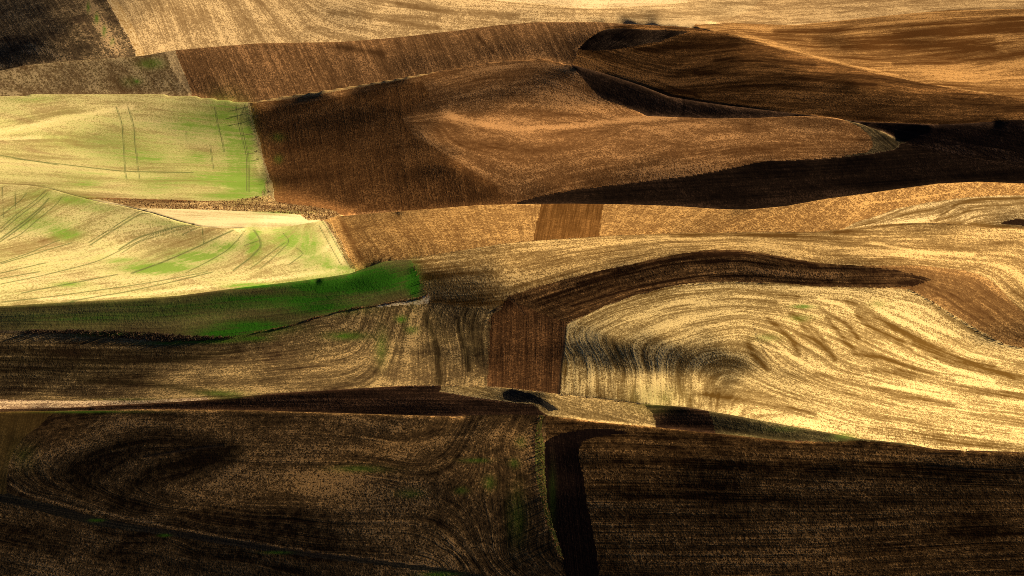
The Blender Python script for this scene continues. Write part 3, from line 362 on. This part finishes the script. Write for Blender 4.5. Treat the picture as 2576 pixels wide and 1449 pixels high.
FLOWS = {
 'pale stubble lobe with swirling rows right of the upright dark strip': """0:1440,806 1520,770 1600,742 1700,718 1834,709 1950,714 2200,727 2338,757 2459,831 2576,878|40:1480,830 1560,790 1700,755 1850,742 2000,752 2120,765 2220,800 2330,850 2450,900 2576,925|80:1560,850 1680,800 1850,778 1980,790 2080,815 2180,860 2300,910 2576,975|120:1660,870 1780,830 1870,815 1950,835 2020,880 2100,930 2250,970 2576,1020|160:1760,880 1850,865 1900,880 1960,930 2080,980 2300,1030 2576,1070|200:1850,950 1950,990 2150,1050 2400,1090 2576,1110|0:1440,900 1440,990|60:1550,930 1550,1010|120:1650,940 1650,1030|180:1750,940 1750,1050""",
 'dark straw strewn field filling the lower left': """0:20,1150 60,1090 200,1060 600,1050 1100,1060|0:60,1220 240,1280 640,1360 1100,1420|40:90,1170 140,1120 300,1090 600,1085 1100,1095|40:120,1220 260,1270 640,1340 1100,1400|90:190,1180 230,1140 380,1115 700,1115 1100,1130|90:200,1230 320,1275 650,1325 1100,1380|140:290,1200 340,1165 500,1140 800,1150 1100,1165|140:300,1240 420,1275 700,1305 1100,1340|190:400,1210 500,1180 800,1185 1100,1200|190:420,1250 600,1275 1100,1300|240:520,1225 800,1225 1100,1240|-40:0,1290 300,1350 700,1410 900,1449|-90:0,1350 300,1400 600,1449|-130:0,1410 200,1449|330:1250,1110 1270,1400|380:1305,1090 1325,1400|420:1345,1065 1365,1250 1385,1400""",
 'broad golden stubble hill on the right of the centre': """0:1280,747 1500,680 1700,640 1870,629 2050,663 2320,670 2440,690 2576,785|-35:1150,690 1300,680 1500,640 1700,612 1870,605 2050,620 2300,632 2576,650|-60:1060,655 1300,625 1600,598 1900,590 2200,590 2400,585 2576,590|70:1424,812 1600,742 1834,709 2060,723 2286,729 2459,830 2576,877|35:1330,790 1500,735 1700,680 1850,668 2060,690 2300,695 2420,730 2576,840""",
 'dark brown stubble hollow at lower left below the shaded green slope': """0:0,840 280,842 570,855 730,830 860,800|30:0,880 300,885 600,880 760,860 880,835|60:0,920 300,925 600,920 760,905 880,880|90:0,960 300,965 550,955 700,940 850,930|120:0,1000 300,1003 600,990 780,980|150:1010,860 990,970|185:1060,800 1055,960|220:1110,790 1115,960|255:1165,790 1170,960|290:1222,800 1222,960""",
 'rusty brown rounded hill with a long spur to the right': """0:640,262 800,250 1000,215 1230,160 1370,150 1480,180|40:700,300 900,290 1060,250 1230,205 1380,195 1480,230 1600,295|90:1050,300 1150,290 1300,320 1500,315 1700,300 2000,296 2150,315|130:1000,330 1100,400 1200,450 1300,490|105:1080,310 1180,370 1300,390 1600,370 1900,345 2180,350|150:1350,500 1600,450 1900,405 2200,385|170:750,420 900,440 1100,480""",
 'green and straw field crossed by curving wheel tracks at the left edge': """0:0,540 100,500 140,478|60:0,600 120,560 250,500|120:0,640 150,610 300,560 420,545|170:0,690 250,650 400,600 500,570|220:0,740 350,700 560,640 640,580 700,572|260:300,740 600,700 760,640 780,570|280:600,720 850,670 840,600""",
 'green and straw winter wheat hill at the left edge': """0:0,240 300,238 600,258|30:0,290 200,262 400,270 610,290|70:0,330 150,300 350,320 620,350|110:0,360 200,370 400,390 640,400|170:0,410 300,430 660,440|230:0,460 300,480 680,485""",
 'grey brown slope sweeping down from the hollow to the right': """0:1700,130 1900,115 1980,130|30:1695,170 1900,150 2100,165|60:1700,200 1900,180 2200,200 2400,225|100:1700,235 1900,235 2200,245 2576,262|130:1800,262 2100,285 2400,300 2576,295|90:1460,170|50:1530,150""",
 'pale golden stubble hillside along the top edge': """0:320,20 370,135|100:420,0 470,120|200:520,0 570,110|300:620,0 690,105|400:740,0 800,60 1000,95|440:800,0 900,30 1200,60|480:950,0 1100,20 1400,45 1700,55|510:1150,0 1400,20 1700,25 2000,10""",
 'brown stubble slope right of the pale ridge at upper right': """0:1800,70 2000,66 2300,40 2576,28|50:1850,88 2050,110 2300,90 2576,70|90:2000,135 2200,150 2400,140 2576,115|130:2200,185 2400,190 2576,170|170:2350,215 2500,225 2576,225""",
 'golden brown stubble strip across the middle': """0:860,560 900,640|100:960,545 1020,630|200:1060,535 1110,620|300:1160,525 1200,610|400:1260,520 1290,600|480:1340,515 1345,600|640:1520,515 1500,590|740:1640,520 1590,585|840:1760,530 1690,582|940:1900,535 1800,580|1040:2050,520 1930,575|1100:2150,500 2050,575""",
 'dark straw strewn field filling the lower right': """0:1500,1085 1800,1095 2200,1115 2576,1145|60:1560,1140 1800,1150 2200,1170 2576,1190|360:1510,1449 2000,1449 2576,1420|200:1500,1290 2000,1290 2576,1280""",
 'pale banded stubble knoll at the right end of the golden strip': """0:2110,575 2200,555 2300,520 2430,500 2576,493|30:2250,560 2350,545 2420,515 2576,505|60:2400,560 2450,540 2576,530""",
 'deep green shaded slope below the bright tracked field': """0:0,775 500,745 900,700 1030,665|40:0,805 500,790 850,750 1040,700|70:0,830 400,835 700,800 950,765 1060,735""",
}
FLOWS['dark ploughed band curving across the golden hill'] = FLOWS['orange brown ploughed shoulder above the pale lobe on the right'] = FLOWS['broad golden stubble hill on the right of the centre']

### BLENDER
import bpy, random
random.seed(4); rng = np.random.default_rng(7)
scene = bpy.context.scene
xs, rho, co, nrm, lookv = build_ground()
NXs, NR = len(xs), len(rho)
PXv = np.broadcast_to(xs[:,None], (NXs, NR)); PYv = lookv

def inside(poly, x, y):
    r = np.zeros(x.shape, bool); n = len(poly)
    for a in range(n):
        x1, y1 = poly[a]; x2, y2 = poly[(a+1) % n]
        if y1 == y2: continue
        c = ((y1 > y) != (y2 > y)) & (x < (x2-x1)*(y-y1)/(y2-y1)+x1)
        r ^= c
    return r
def fbm(x, y, s):                          # small wobble so that field edges are not ruled lines
    return (np.sin(x/s*1.7+1.3*np.sin(y/s*2.1))+np.sin(y/s*3.9+x/s*2.3)*.6+np.sin(x/s*5.1-y/s*4.4)*.4)/2
wx = PXv+fbm(PXv, PYv, 9)*1.2; wy = PYv+fbm(PYv, PXv, 8)*.7
lidv = layer_id(PXv, PYv)
fid = np.zeros((NXs, NR), int)
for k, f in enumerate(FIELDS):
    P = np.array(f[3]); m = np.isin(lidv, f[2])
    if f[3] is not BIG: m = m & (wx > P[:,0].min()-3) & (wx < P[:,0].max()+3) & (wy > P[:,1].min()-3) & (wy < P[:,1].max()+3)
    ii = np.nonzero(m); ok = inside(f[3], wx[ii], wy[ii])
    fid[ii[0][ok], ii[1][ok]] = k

def blobs(txt, seed_noise=True):
    a = np.zeros((NXs, NR), np.float32)
    for t in txt.split():
        x, y, rx, ry, v = map(float, t.split(','))
        i = np.nonzero(abs(xs-x) < 3*rx)[0]
        if len(i) == 0: continue
        s = slice(i[0], i[-1]+1)
        d = ((PXv[s]-x)/rx)**2+((PYv[s]-y)/ry)**2
        a[s] += v*np.exp(-d*.9)
    return a
def lines(items, cap=1.0):
    a = np.zeros((NXs, NR), np.float32)
    for it in items:
        pts, w = it[0], it[1]; amp = it[2] if len(it) > 2 else 1.0
        P = np.array(pts, float)
        if len(P) > 2:                      # round the corners of the walked path
            t = np.arange(len(P)); tt = np.linspace(0, len(P)-1, len(P)*6)
            Q = np.stack([np.interp(tt, t, P[:,0]), np.interp(tt, t, P[:,1])], 1)
            for _ in range(4): Q[1:-1] = (Q[:-2]+2*Q[1:-1]+Q[2:])/4
            P = Q
        i = np.nonzero((xs > P[:,0].min()-4*w-4) & (xs < P[:,0].max()+4*w+4))[0]
        if len(i) == 0: continue
        s = slice(i[0], i[-1]+1); X_, Y_ = PXv[s], PYv[s]
        m = (Y_ > P[:,1].min()-4*w) & (Y_ < P[:,1].max()+4*w)
        X_, Y_ = X_[m], Y_[m]; d = np.full(X_.shape, 1e9)
        for (x1, y1), (x2, y2) in zip(P[:-1], P[1:]):
            L = (x2-x1)**2+(y2-y1)**2+1e-9
            t = np.clip(((X_-x1)*(x2-x1)+(Y_-y1)*(y2-y1))/L, 0, 1)
            d = np.minimum(d, (X_-x1-t*(x2-x1))**2+(Y_-y1-t*(y2-y1))**2)
        b = a[s]; b[m] = np.maximum(b[m], amp*np.exp(-d/w/w)); a[s] = b
    return a
leaf_a, track_a, pale_a, band_a = blobs(GREEN), lines(TRACKS), lines(PALE_LIT_LINES), lines(BANDS)

def world_at(x, y, layers=None):
    i = int(np.argmin(abs(xs-x))); d = abs(lookv[i]-y)
    if layers is not None: d = d+1e6*~np.isin(lidv[i], layers)
    return co[i, int(np.argmin(d))].copy()

# ---------------------------------------------------------------- materials
def mat_new(name):
    m = bpy.data.materials.new(name); m.use_nodes = True; nt = m.node_tree
    nt.nodes.clear(); return m, nt
def node(nt, t, **kw):
    n = nt.nodes.new(t)
    for k, v in kw.items(): setattr(n, k, v)
    return n
def field_material(name, p):
    m, nt = mat_new(name); N = lambda t, **k: node(nt, t, **k); L = nt.links.new
    out = N('ShaderNodeOutputMaterial'); bs = N('ShaderNodeBsdfPrincipled')
    bs.inputs['Roughness'].default_value = 1; bs.inputs['Specular IOR Level'].default_value = 0
    L(bs.outputs[0], out.inputs[0])
    uv = N('ShaderNodeUVMap', uv_map='rows'); geo = N('ShaderNodeNewGeometry')
    def vm(src, s):
        n = N('ShaderNodeVectorMath', operation='MULTIPLY'); L(src, n.inputs[0]); n.inputs[1].default_value = s; return n.outputs[0]
    def noise(vec, det=3, rough=.6, dist=0):
        n = N('ShaderNodeTexNoise'); n.inputs['Scale'].default_value = 1; n.inputs['Detail'].default_value = det
        n.inputs['Roughness'].default_value = rough; n.inputs['Distortion'].default_value = dist; L(vec, n.inputs['Vector']); return n.outputs[0]
    def ma(op, a, b=None, c=None, clamp=False):
        n = N('ShaderNodeMath', operation=op); n.use_clamp = clamp
        for k, v in enumerate((a, b, c)):
            if v is None: continue
            if isinstance(v, (int, float)): n.inputs[k].default_value = v
            else: L(v, n.inputs[k])
        return n.outputs[0]
    rs, cs = p['rs']*1.5, p['cs']*1.05; bmp = p['bump']*BUMP
    sep = N('ShaderNodeSeparateXYZ'); L(geo.outputs['Position'], sep.inputs[0]); su = N('ShaderNodeSeparateXYZ'); L(uv.outputs[0], su.inputs[0])
    def rowvec(r, l):
        n = N('ShaderNodeCombineXYZ'); L(ma('MULTIPLY', su.outputs[0], 1/r), n.inputs[0]); L(ma('MULTIPLY', sep.outputs[0], 1/l), n.inputs[1]); L(ma('MULTIPLY', sep.outputs[1], .4/l), n.inputs[2]); return n.outputs[0]
    rows = noise(rowvec(rs, 42*cs), 3, .62, .08)
    sw = noise(rowvec(rs*6, 110*cs), 3, .55, .2)
    clump = noise(vm(geo.outputs['Position'], (1/cs, .40/cs, .9/cs)), 2, .6)
    clump2 = noise(vm(geo.outputs['Position'], (.31/cs, .12/cs, .3/cs)), 3, .65)
    patch = noise(vm(geo.outputs['Position'], (1/55, 1/75, 1/40)), 4, .6, .6)
    def attr(n_):
        a = N('ShaderNodeAttribute', attribute_name=n_); return a.outputs['Fac']
    def ramp(v, a, b):
        n = N('ShaderNodeMapRange'); n.interpolation_type = 'SMOOTHSTEP'; L(v, n.inputs[0]); n.inputs[1].default_value = a; n.inputs[2].default_value = b; return n.outputs[0]
    f = ma('MULTIPLY_ADD', ma('SUBTRACT', rows, .5), p['rows']*1.15, p['bias'])
    f = ma('MULTIPLY_ADD', ma('SUBTRACT', clump2, .5), p['clump']*.45, f)
    f = ma('MULTIPLY_ADD', ma('SUBTRACT', patch, .5), p['patch'], f)
    f = ma('MULTIPLY_ADD', ma('SUBTRACT', sw, .5), p['sw']*1.4, f)
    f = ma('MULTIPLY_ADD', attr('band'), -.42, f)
    f = ma('MULTIPLY_ADD', attr('pale'), .45, f)
    thr = ma('SUBTRACT', .82, ma('MULTIPLY', f, .62))                # straw lies thicker where the tone is lighter
    fine = noise(vm(geo.outputs['Position'], (2.3/cs, .9/cs, 2/cs)), 1, .5)
    grain = ma('MULTIPLY_ADD', ma('SUBTRACT', fine, .5), .55, clump)
    fleck = ma('MULTIPLY', ma('SUBTRACT', grain, thr), 4.5, clamp=True)
    gap = ramp(grain, .50, .28)
    f2 = ma('ADD', ma('MULTIPLY', f, .62), ma('MULTIPLY', fleck, .34*p['clump']))
    f2 = ma('MULTIPLY', f2, ma('SUBTRACT', 1.0, ma('MULTIPLY', gap, .46*p['clump'])), clamp=True)
    mix = N('ShaderNodeMix', data_type='RGBA'); L(f2, mix.inputs[0])
    mix.inputs[6].default_value = (*p['lo'], 1); mix.inputs[7].default_value = (*p['hi'], 1)
    col = mix.outputs[2]
    # living green showing between the straw
    g = ma('ADD', attr('leaf'), ma('MULTIPLY', ma('SUBTRACT', ma('MULTIPLY_ADD', patch, .9, ma('MULTIPLY_ADD', sw, .5, -.2)), .5), p['leaf']*2.2))
    g = ma('MULTIPLY', ma('ADD', g, p['leaf']*.45), ma('MULTIPLY_ADD', rows, 2.2, ma('MULTIPLY_ADD', clump2, 1.2, -.75)), clamp=True)
    mg = N('ShaderNodeMix', data_type='RGBA'); L(ma('MINIMUM', g, .93), mg.inputs[0]); L(col, mg.inputs[6]); mg.inputs[7].default_value = (*p['leafc'], 1)
    mt = N('ShaderNodeMix', data_type='RGBA')
    L(ma('MULTIPLY', attr('track'), ramp(ma('MULTIPLY_ADD', clump2, .6, ma('MULTIPLY', grain, .5)), .28, .56)), mt.inputs[0])
    L(mg.outputs[2], mt.inputs[6]); mt.inputs[7].default_value = (.09, .10, .03, 1) if p['leaf'] > .2 else (.03, .02, .012, 1)
    L(mt.outputs[2], bs.inputs['Base Color'])
    h = ma('MULTIPLY_ADD', clump, cs*bmp*1.3, ma('MULTIPLY_ADD', rows, cs*bmp*p['rb']*2.5, ma('MULTIPLY', clump2, cs*bmp*1.6)))
    h = ma('MULTIPLY_ADD', sw, cs*bmp*p['sw']*5, h)
    h = ma('MULTIPLY_ADD', attr('track'), -.06, h)
    b = N('ShaderNodeBump'); b.inputs['Strength'].default_value = 1; b.inputs['Distance'].default_value = 1
    L(h, b.inputs['Height']); L(b.outputs[0], bs.inputs['Normal'])
    return m

def mesh_arrays(name, V, Fq, normals=None, material=None):
    me = bpy.data.meshes.new(name); k = Fq.shape[1]
    me.vertices.add(len(V)); me.vertices.foreach_set('co', V.astype(np.float32).ravel())
    me.loops.add(Fq.size); me.loops.foreach_set('vertex_index', Fq.astype(np.int32).ravel())
    me.polygons.add(len(Fq)); me.polygons.foreach_set('loop_start', np.arange(0, Fq.size, k, dtype=np.int32))
    me.update(calc_edges=True)
    me.polygons.foreach_set('use_smooth', np.ones(len(Fq), bool))
    if material: me.materials.append(material)
    return me
def link(o, label=None, category=None, kind=None, group=None):
    scene.collection.objects.link(o)
    if label: o['label'] = label
    if category: o['category'] = category
    if kind: o['kind'] = kind
    if group: o['group'] = group
    return o

def flow(txt, x, y):
    """smooth row pattern through the tillage lines walked on the ground (thin plate through sampled lines)"""
    P, V = [], []
    for part in txt.split('|'):
        v, pts = part.split(':'); q = np.array([[float(t) for t in s.split(',')] for s in pts.split()])
        if len(q) > 1:
            t = np.arange(len(q)); tt = np.linspace(0, len(q)-1, 2*len(q)-1); q = np.stack([np.interp(tt, t, q[:,0]), np.interp(tt, t, q[:,1])], 1)
        P.append(q); V += [float(v)]*len(q)
    P = np.concatenate(P); P[:,1] *= 1.8; V = np.array(V); n = len(P)
    def U(d2): return d2*np.log(d2+1e-6)*.5
    K = U(((P[:,None]-P[None])**2).sum(-1)/1e4)+np.eye(n)*.02
    M = np.zeros((n+3, n+3)); M[:n,:n] = K; M[:n,n] = 1; M[:n,n+1:] = P/100; M[n,:n] = 1; M[n+1:,:n] = P.T/100
    s = np.linalg.solve(M, np.concatenate([V, [0, 0, 0]]))
    x = np.clip(x, -60, 2640); y = y*1.8
    out = np.zeros(len(x))
    for a in range(0, len(x), 200000):
        xx, yy = x[a:a+200000], y[a:a+200000]
        o = s[n]+s[n+1]*xx/100+s[n+2]*yy/100
        for (qx, qy), w_ in zip(P, s): o = o+w_*U(((xx-qx)**2+(yy-qy)**2)/1e4)
        out[a:a+200000] = o
    return out
vid = np.arange(NXs*NR).reshape(NXs, NR)
quads = np.stack([vid[:-1,:-1], vid[1:,:-1], vid[1:,1:], vid[:-1,1:]], -1)
qf = fid[:-1,:-1]
COf, NOf = co.reshape(-1,3), nrm.reshape(-1,3)
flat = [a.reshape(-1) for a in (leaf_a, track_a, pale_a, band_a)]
for k, (name, label, layers, poly, guide, p) in enumerate(FIELDS):
    Q = quads[qf == k]
    if len(Q) == 0: print('EMPTY FIELD', label); continue
    used = np.unique(Q); remap = np.zeros(NXs*NR, np.int32); remap[used] = np.arange(len(used))
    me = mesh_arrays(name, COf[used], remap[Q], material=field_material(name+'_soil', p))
    px, py = PXv.reshape(-1)[used], PYv.reshape(-1)[used]
    if label in FLOWS: across = flow(FLOWS[label], px, py)
    else:
        gx, gy = guide[2]-guide[0], guide[3]-guide[1]; gl = math.hypot(gx, gy)
        across = -(px-guide[0])*gy/gl+(py-guide[1])*gx/gl
    along = COf[used][:,1]
    uvl = me.uv_layers.new(name='rows')
    lv = remap[Q].ravel(); uvl.uv.foreach_set('vector', np.stack([across[lv], along[lv]], 1).astype(np.float32).ravel())
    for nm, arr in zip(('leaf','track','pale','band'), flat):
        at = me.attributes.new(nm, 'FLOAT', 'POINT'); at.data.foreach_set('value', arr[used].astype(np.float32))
    me.normals_split_custom_set_from_vertices(NOf[used].astype(np.float32))
    link(bpy.data.objects.new(name, me), label, None, 'structure')

# ---------------------------------------------------------------- weeds and shrubs
def plant_material(name, a, b):
    m, nt = mat_new(name); out = node(nt, 'ShaderNodeOutputMaterial'); bs = node(nt, 'ShaderNodeBsdfPrincipled')
    bs.inputs['Roughness'].default_value = .9; bs.inputs['Specular IOR Level'].default_value = 0
    no = node(nt, 'ShaderNodeTexNoise'); no.inputs['Scale'].default_value = .6; no.inputs['Detail'].default_value = 4
    g = node(nt, 'ShaderNodeNewGeometry'); nt.links.new(g.outputs['Position'], no.inputs['Vector'])
    mx = node(nt, 'ShaderNodeMix', data_type='RGBA'); mx.inputs[6].default_value = (*a, 1); mx.inputs[7].default_value = (*b, 1)
    rp = node(nt, 'ShaderNodeMapRange'); rp.inputs[1].default_value = .38; rp.inputs[2].default_value = .62
    nt.links.new(no.outputs[0], rp.inputs[0]); nt.links.new(rp.outputs[0], mx.inputs[0]); nt.links.new(mx.outputs[2], bs.inputs['Base Color']); nt.links.new(bs.outputs[0], out.inputs[0])
    return m
def tufts(name, spots, hmin, hmax, mat, label, blades=7):
    V = []; Fc = []
    for s in spots:
        h = random.uniform(hmin, hmax); r = h*.45
        for b in range(blades):
            a = random.uniform(0, 2*math.pi); ln = random.uniform(.15, .7)*r; w = h*.10
            bx, by = s[0]+random.uniform(-r, r)*.7, s[1]+random.uniform(-r, r)*.7
            ca, sa = math.cos(a), math.sin(a); hh = h*random.uniform(.6, 1.1); n = len(V)
            V += [(bx-sa*w, by+ca*w, s[2]-.15), (bx+sa*w, by-ca*w, s[2]-.15), (bx+ca*ln*.5+sa*w*.8, by+sa*ln*.5-ca*w*.8, s[2]+hh*.6), (bx+ca*ln, by+sa*ln, s[2]+hh)]
            Fc += [(n, n+1, n+2), (n, n+2, n+3)]
    me = mesh_arrays(name, np.array(V), np.array(Fc), material=mat)
    return link(bpy.data.objects.new(name, me), label, None, 'stuff')
def scatter(k_names, count, box):
    out = []
    ks = [k for k, f in enumerate(FIELDS) if f[1] in k_names]
    m = np.isin(fid, ks) & (PXv > box[0]) & (PXv < box[2]) & (PYv > box[1]) & (PYv < box[3])
    ii = np.argwhere(m); sel = ii[rng.integers(0, len(ii), count)]
    for i, j in sel: out.append(co[i, j]+np.array([rng.normal(0, .4), rng.normal(0, .6), 0]))
    return out
rust = plant_material('dry_weed_leaves', (.09,.042,.018), (.34,.19,.08)); straw = plant_material('straw_grass_blades', (.22,.14,.06), (.52,.38,.19)); dark = plant_material('dark_weed_leaves', (.018,.013,.010), (.16,.10,.05))
tufts('dry_brush', scatter(['rust brown weedy gully between the two green fields'], 1500, (200,490,860,560)), .5, 1.5, rust, 'rust brown dry brush filling the gully between the two green fields')
tufts('straw_grass', scatter(['rust brown weedy gully between the two green fields'], 900, (420,518,860,560)), .8, 1.8, straw, 'pale straw grass leaning along the near lip of the gully')
tufts('weeds', scatter(['dark weed bank along the lower edge of the shaded green slope'], 1500, (60,828,620,862)), .5, 1.3, dark, 'tall dark weeds standing on the bank under the shaded green slope')
tufts('verge_grass', scatter(['ragged grass fence line between green wheat and dark plough','thin weedy edge between the tracked green field and the golden strip'], 700, (600,240,900,700)), .4, 1.0, straw, 'ragged straw grass along the field edges beside the green wheat')
tufts('ridge_grass', scatter(['yellow green grass ridge beside the black swath in the foreground'], 500, (1330,1010,1440,1449)), .3, .7, rust, 'coarse pale grass on the ridge beside the black swath')

def tufts_along(name, pts, spread, count, hmin, hmax, mat, label, layers):
    P = np.array(pts, float); seg = np.hypot(*(P[1:]-P[:-1]).T); cum = np.concatenate([[0], np.cumsum(seg)]); out = []
    for t in np.sort(rng.uniform(0, cum[-1], count)):
        x = np.interp(t, cum, P[:,0])+rng.normal(0, spread); y = np.interp(t, cum, P[:,1])+rng.normal(0, spread*.35)
        if fbm(np.array(x), np.array(y), 14) > -.25: out.append(world_at(x, y, layers))
    tufts(name, out, hmin, hmax, mat, label)
tufts_along('field_margin_grass', [(1034,655),(1048,686),(1060,712),(1075,744),(1054,750),(1000,759),(953,768),(880,778),(800,798),(729,820),(640,838)], 2.2, 520, .4, 1.0, rust, 'dry grass along the lower margin of the shaded green slope', (2,))
tufts_along('field_margin_grass', [(2286,728),(2338,756),(2390,789),(2459,830),(2529,868),(2590,879)], 1.6, 420, .4, 1.0, straw, 'pale grass line between the orange shoulder and the bright lobe', (2,))
tufts_along('field_margin_grass', [(1280,752),(1258,774),(1234,796),(1229,880),(1224,970)], 1.6, 260, .3, .8, rust, 'brown weeds down the left side of the upright dark strip', (2,))
tufts_along('field_margin_grass', [(1422,822),(1430,812),(1445,806),(1466,798),(1520,771),(1600,743),(1695,720),(1834,710),(1950,715)], 1.5, 460, .3, .8, rust, 'weedy seam between the dark ploughed band and the pale lobe', (2,))
tufts_along('crest_grass', [(960,658),(1057,646),(1161,629),(1266,612),(1342,605),(1543,592),(1700,587),(1869,584),(2043,584),(2216,563),(2425,563),(2576,571)], 1.2, 900, .3, .8, straw, 'thin pale grass standing along the crest of the golden hill', (2,))
tufts_along('crest_grass', [(1023,971),(1161,971),(1283,977),(1404,991),(1509,1003),(1613,1016)], 1.2, 500, .3, .8, straw, 'pale grass fringe along the near crest beside the gully head', (1,))
tufts_along('track_weeds', [(267,0),(302,62),(340,132)], 3, 160, .8, 2.0, straw, 'tall straw weeds on the strip at upper left', (7,8))
leafm = plant_material('shrub_leaves', (.020,.022,.014), (.10,.075,.04)); barkm = plant_material('shrub_bark', (.05,.035,.025), (.10,.07,.05))
def shrub(x, y, size, label):
    base = world_at(x, y, (4,))
    o = bpy.data.objects.new('shrub', None); o.location = base; link(o, label, 'shrub', None, 'shrubs along the fence line beside the green wheat')
    V, Fc = [], []
    for c in range(9):
        cx, cy, cz = random.gauss(0, .30)*size, random.gauss(0, .30)*size, size*random.uniform(.35, .95); rr = size*random.uniform(.18, .34)
        for l in range(60):
            a, b = random.uniform(0, 6.283), math.acos(random.uniform(-1, 1)); r = rr*random.uniform(.5, 1.1)
            px, py, pz = cx+r*math.sin(b)*math.cos(a), cy+r*math.sin(b)*math.sin(a), max(.1, cz+r*math.cos(b)*.8)
            s = size*.06; n = len(V)
            for q in range(3): V.append((px+random.uniform(-s, s), py+random.uniform(-s, s), pz+random.uniform(-s, s)))
            Fc.append((n, n+1, n+2))
    f = bpy.data.objects.new('foliage', mesh_arrays('foliage', np.array(V), np.array(Fc), material=leafm)); link(f); f.parent = o
    V, Fc = [], []
    for st in range(5):
        a = st*1.257; tx, ty = math.cos(a)*size*.3, math.sin(a)*size*.3
        for q in range(5):
            t = q/4; rr = size*.035*(1-.75*t); n0 = len(V)
            for e in range(5): V.append((tx*t+rr*math.cos(e*1.2566), ty*t+rr*math.sin(e*1.2566), -.2+size*.85*t))
            if q:
                for e in range(5): Fc.append((n0-5+e, n0-5+(e+1) % 5, n0+(e+1) % 5, n0+e))
    s_ = bpy.data.objects.new('stem', mesh_arrays('stem', np.array(V), np.array(Fc), material=barkm)); link(s_); s_.parent = o
for a in [(631,266,3.0,'dark shrub at the very top of the fence line under the hill crest'),
          (637,281,3.4,'second dark shrub down from the top of the fence line'),
          (643,298,3.2,'dark shrub where the fence line bends beside the shaded plough corner'),
          (641,334,2.6,'brown shrub on the fence line beside the greenest upper wheat'),
          (645,385,2.6,'low round shrub halfway down the fence line in bright green wheat'),
          (647,404,2.4,'smaller shrub just below the low round one in bright green wheat'),
          (675,461,3.0,'black shrub near the foot of the fence line'),
          (677,486,2.8,'lowest shrub where the fence line meets the gully'),
          (643,500,2.6,'brown shrub at the gully edge left of the fence line foot')]: shrub(*a)

# ---------------------------------------------------------------- light, air and camera
w = bpy.data.worlds.new('World'); scene.world = w; w.use_nodes = True; nt = w.node_tree; nt.nodes.clear()
sky = node(nt, 'ShaderNodeTexSky', sky_type='NISHITA'); sky.sun_disc = False; sky.sun_elevation = SUN_EL; sky.sun_rotation = SUN_AZ; sky.air_density = .06; sky.dust_density = .02
bg = node(nt, 'ShaderNodeBackground'); bg.inputs[1].default_value = SKY; wo = node(nt, 'ShaderNodeOutputWorld')
nt.links.new(sky.outputs[0], bg.inputs[0]); nt.links.new(bg.outputs[0], wo.inputs[0])
sd = bpy.data.lights.new('sun', 'SUN'); sd.energy = SUN; sd.angle = math.radians(.5); sd.color = (1, .83, .60)
so = bpy.data.objects.new('sun', sd); scene.collection.objects.link(so)
from mathutils import Vector
so.rotation_euler = Vector((LX, LY, LZ)).to_track_quat('Z', 'Y').to_euler(); so.location = (2000, 4000, 2000)
cd = bpy.data.cameras.new('camera'); cam = bpy.data.objects.new('camera', cd); scene.collection.objects.link(cam); scene.camera = cam
cam.location = (0, 0, CAM_H); cam.rotation_euler = (math.radians(90), 0, 0)
cd.sensor_width = 36; cd.lens = 36/2/math.tan(HFOV/2); cd.clip_start = 5; cd.clip_end = 40000
cd.shift_y = -Z_C*F/PW                                    # level camera, lens shifted down onto the fields
scene.view_settings.view_transform = 'Standard'; scene.view_settings.look = 'None'; scene.view_settings.gamma = 1
scene.view_settings.exposure = EXPO
scene.render.engine = 'CYCLES'; scene.cycles.max_bounces = 3; scene.cycles.use_denoising = False
scene.cycles.pixel_filter_type = 'GAUSSIAN'; scene.cycles.filter_width = 1.0
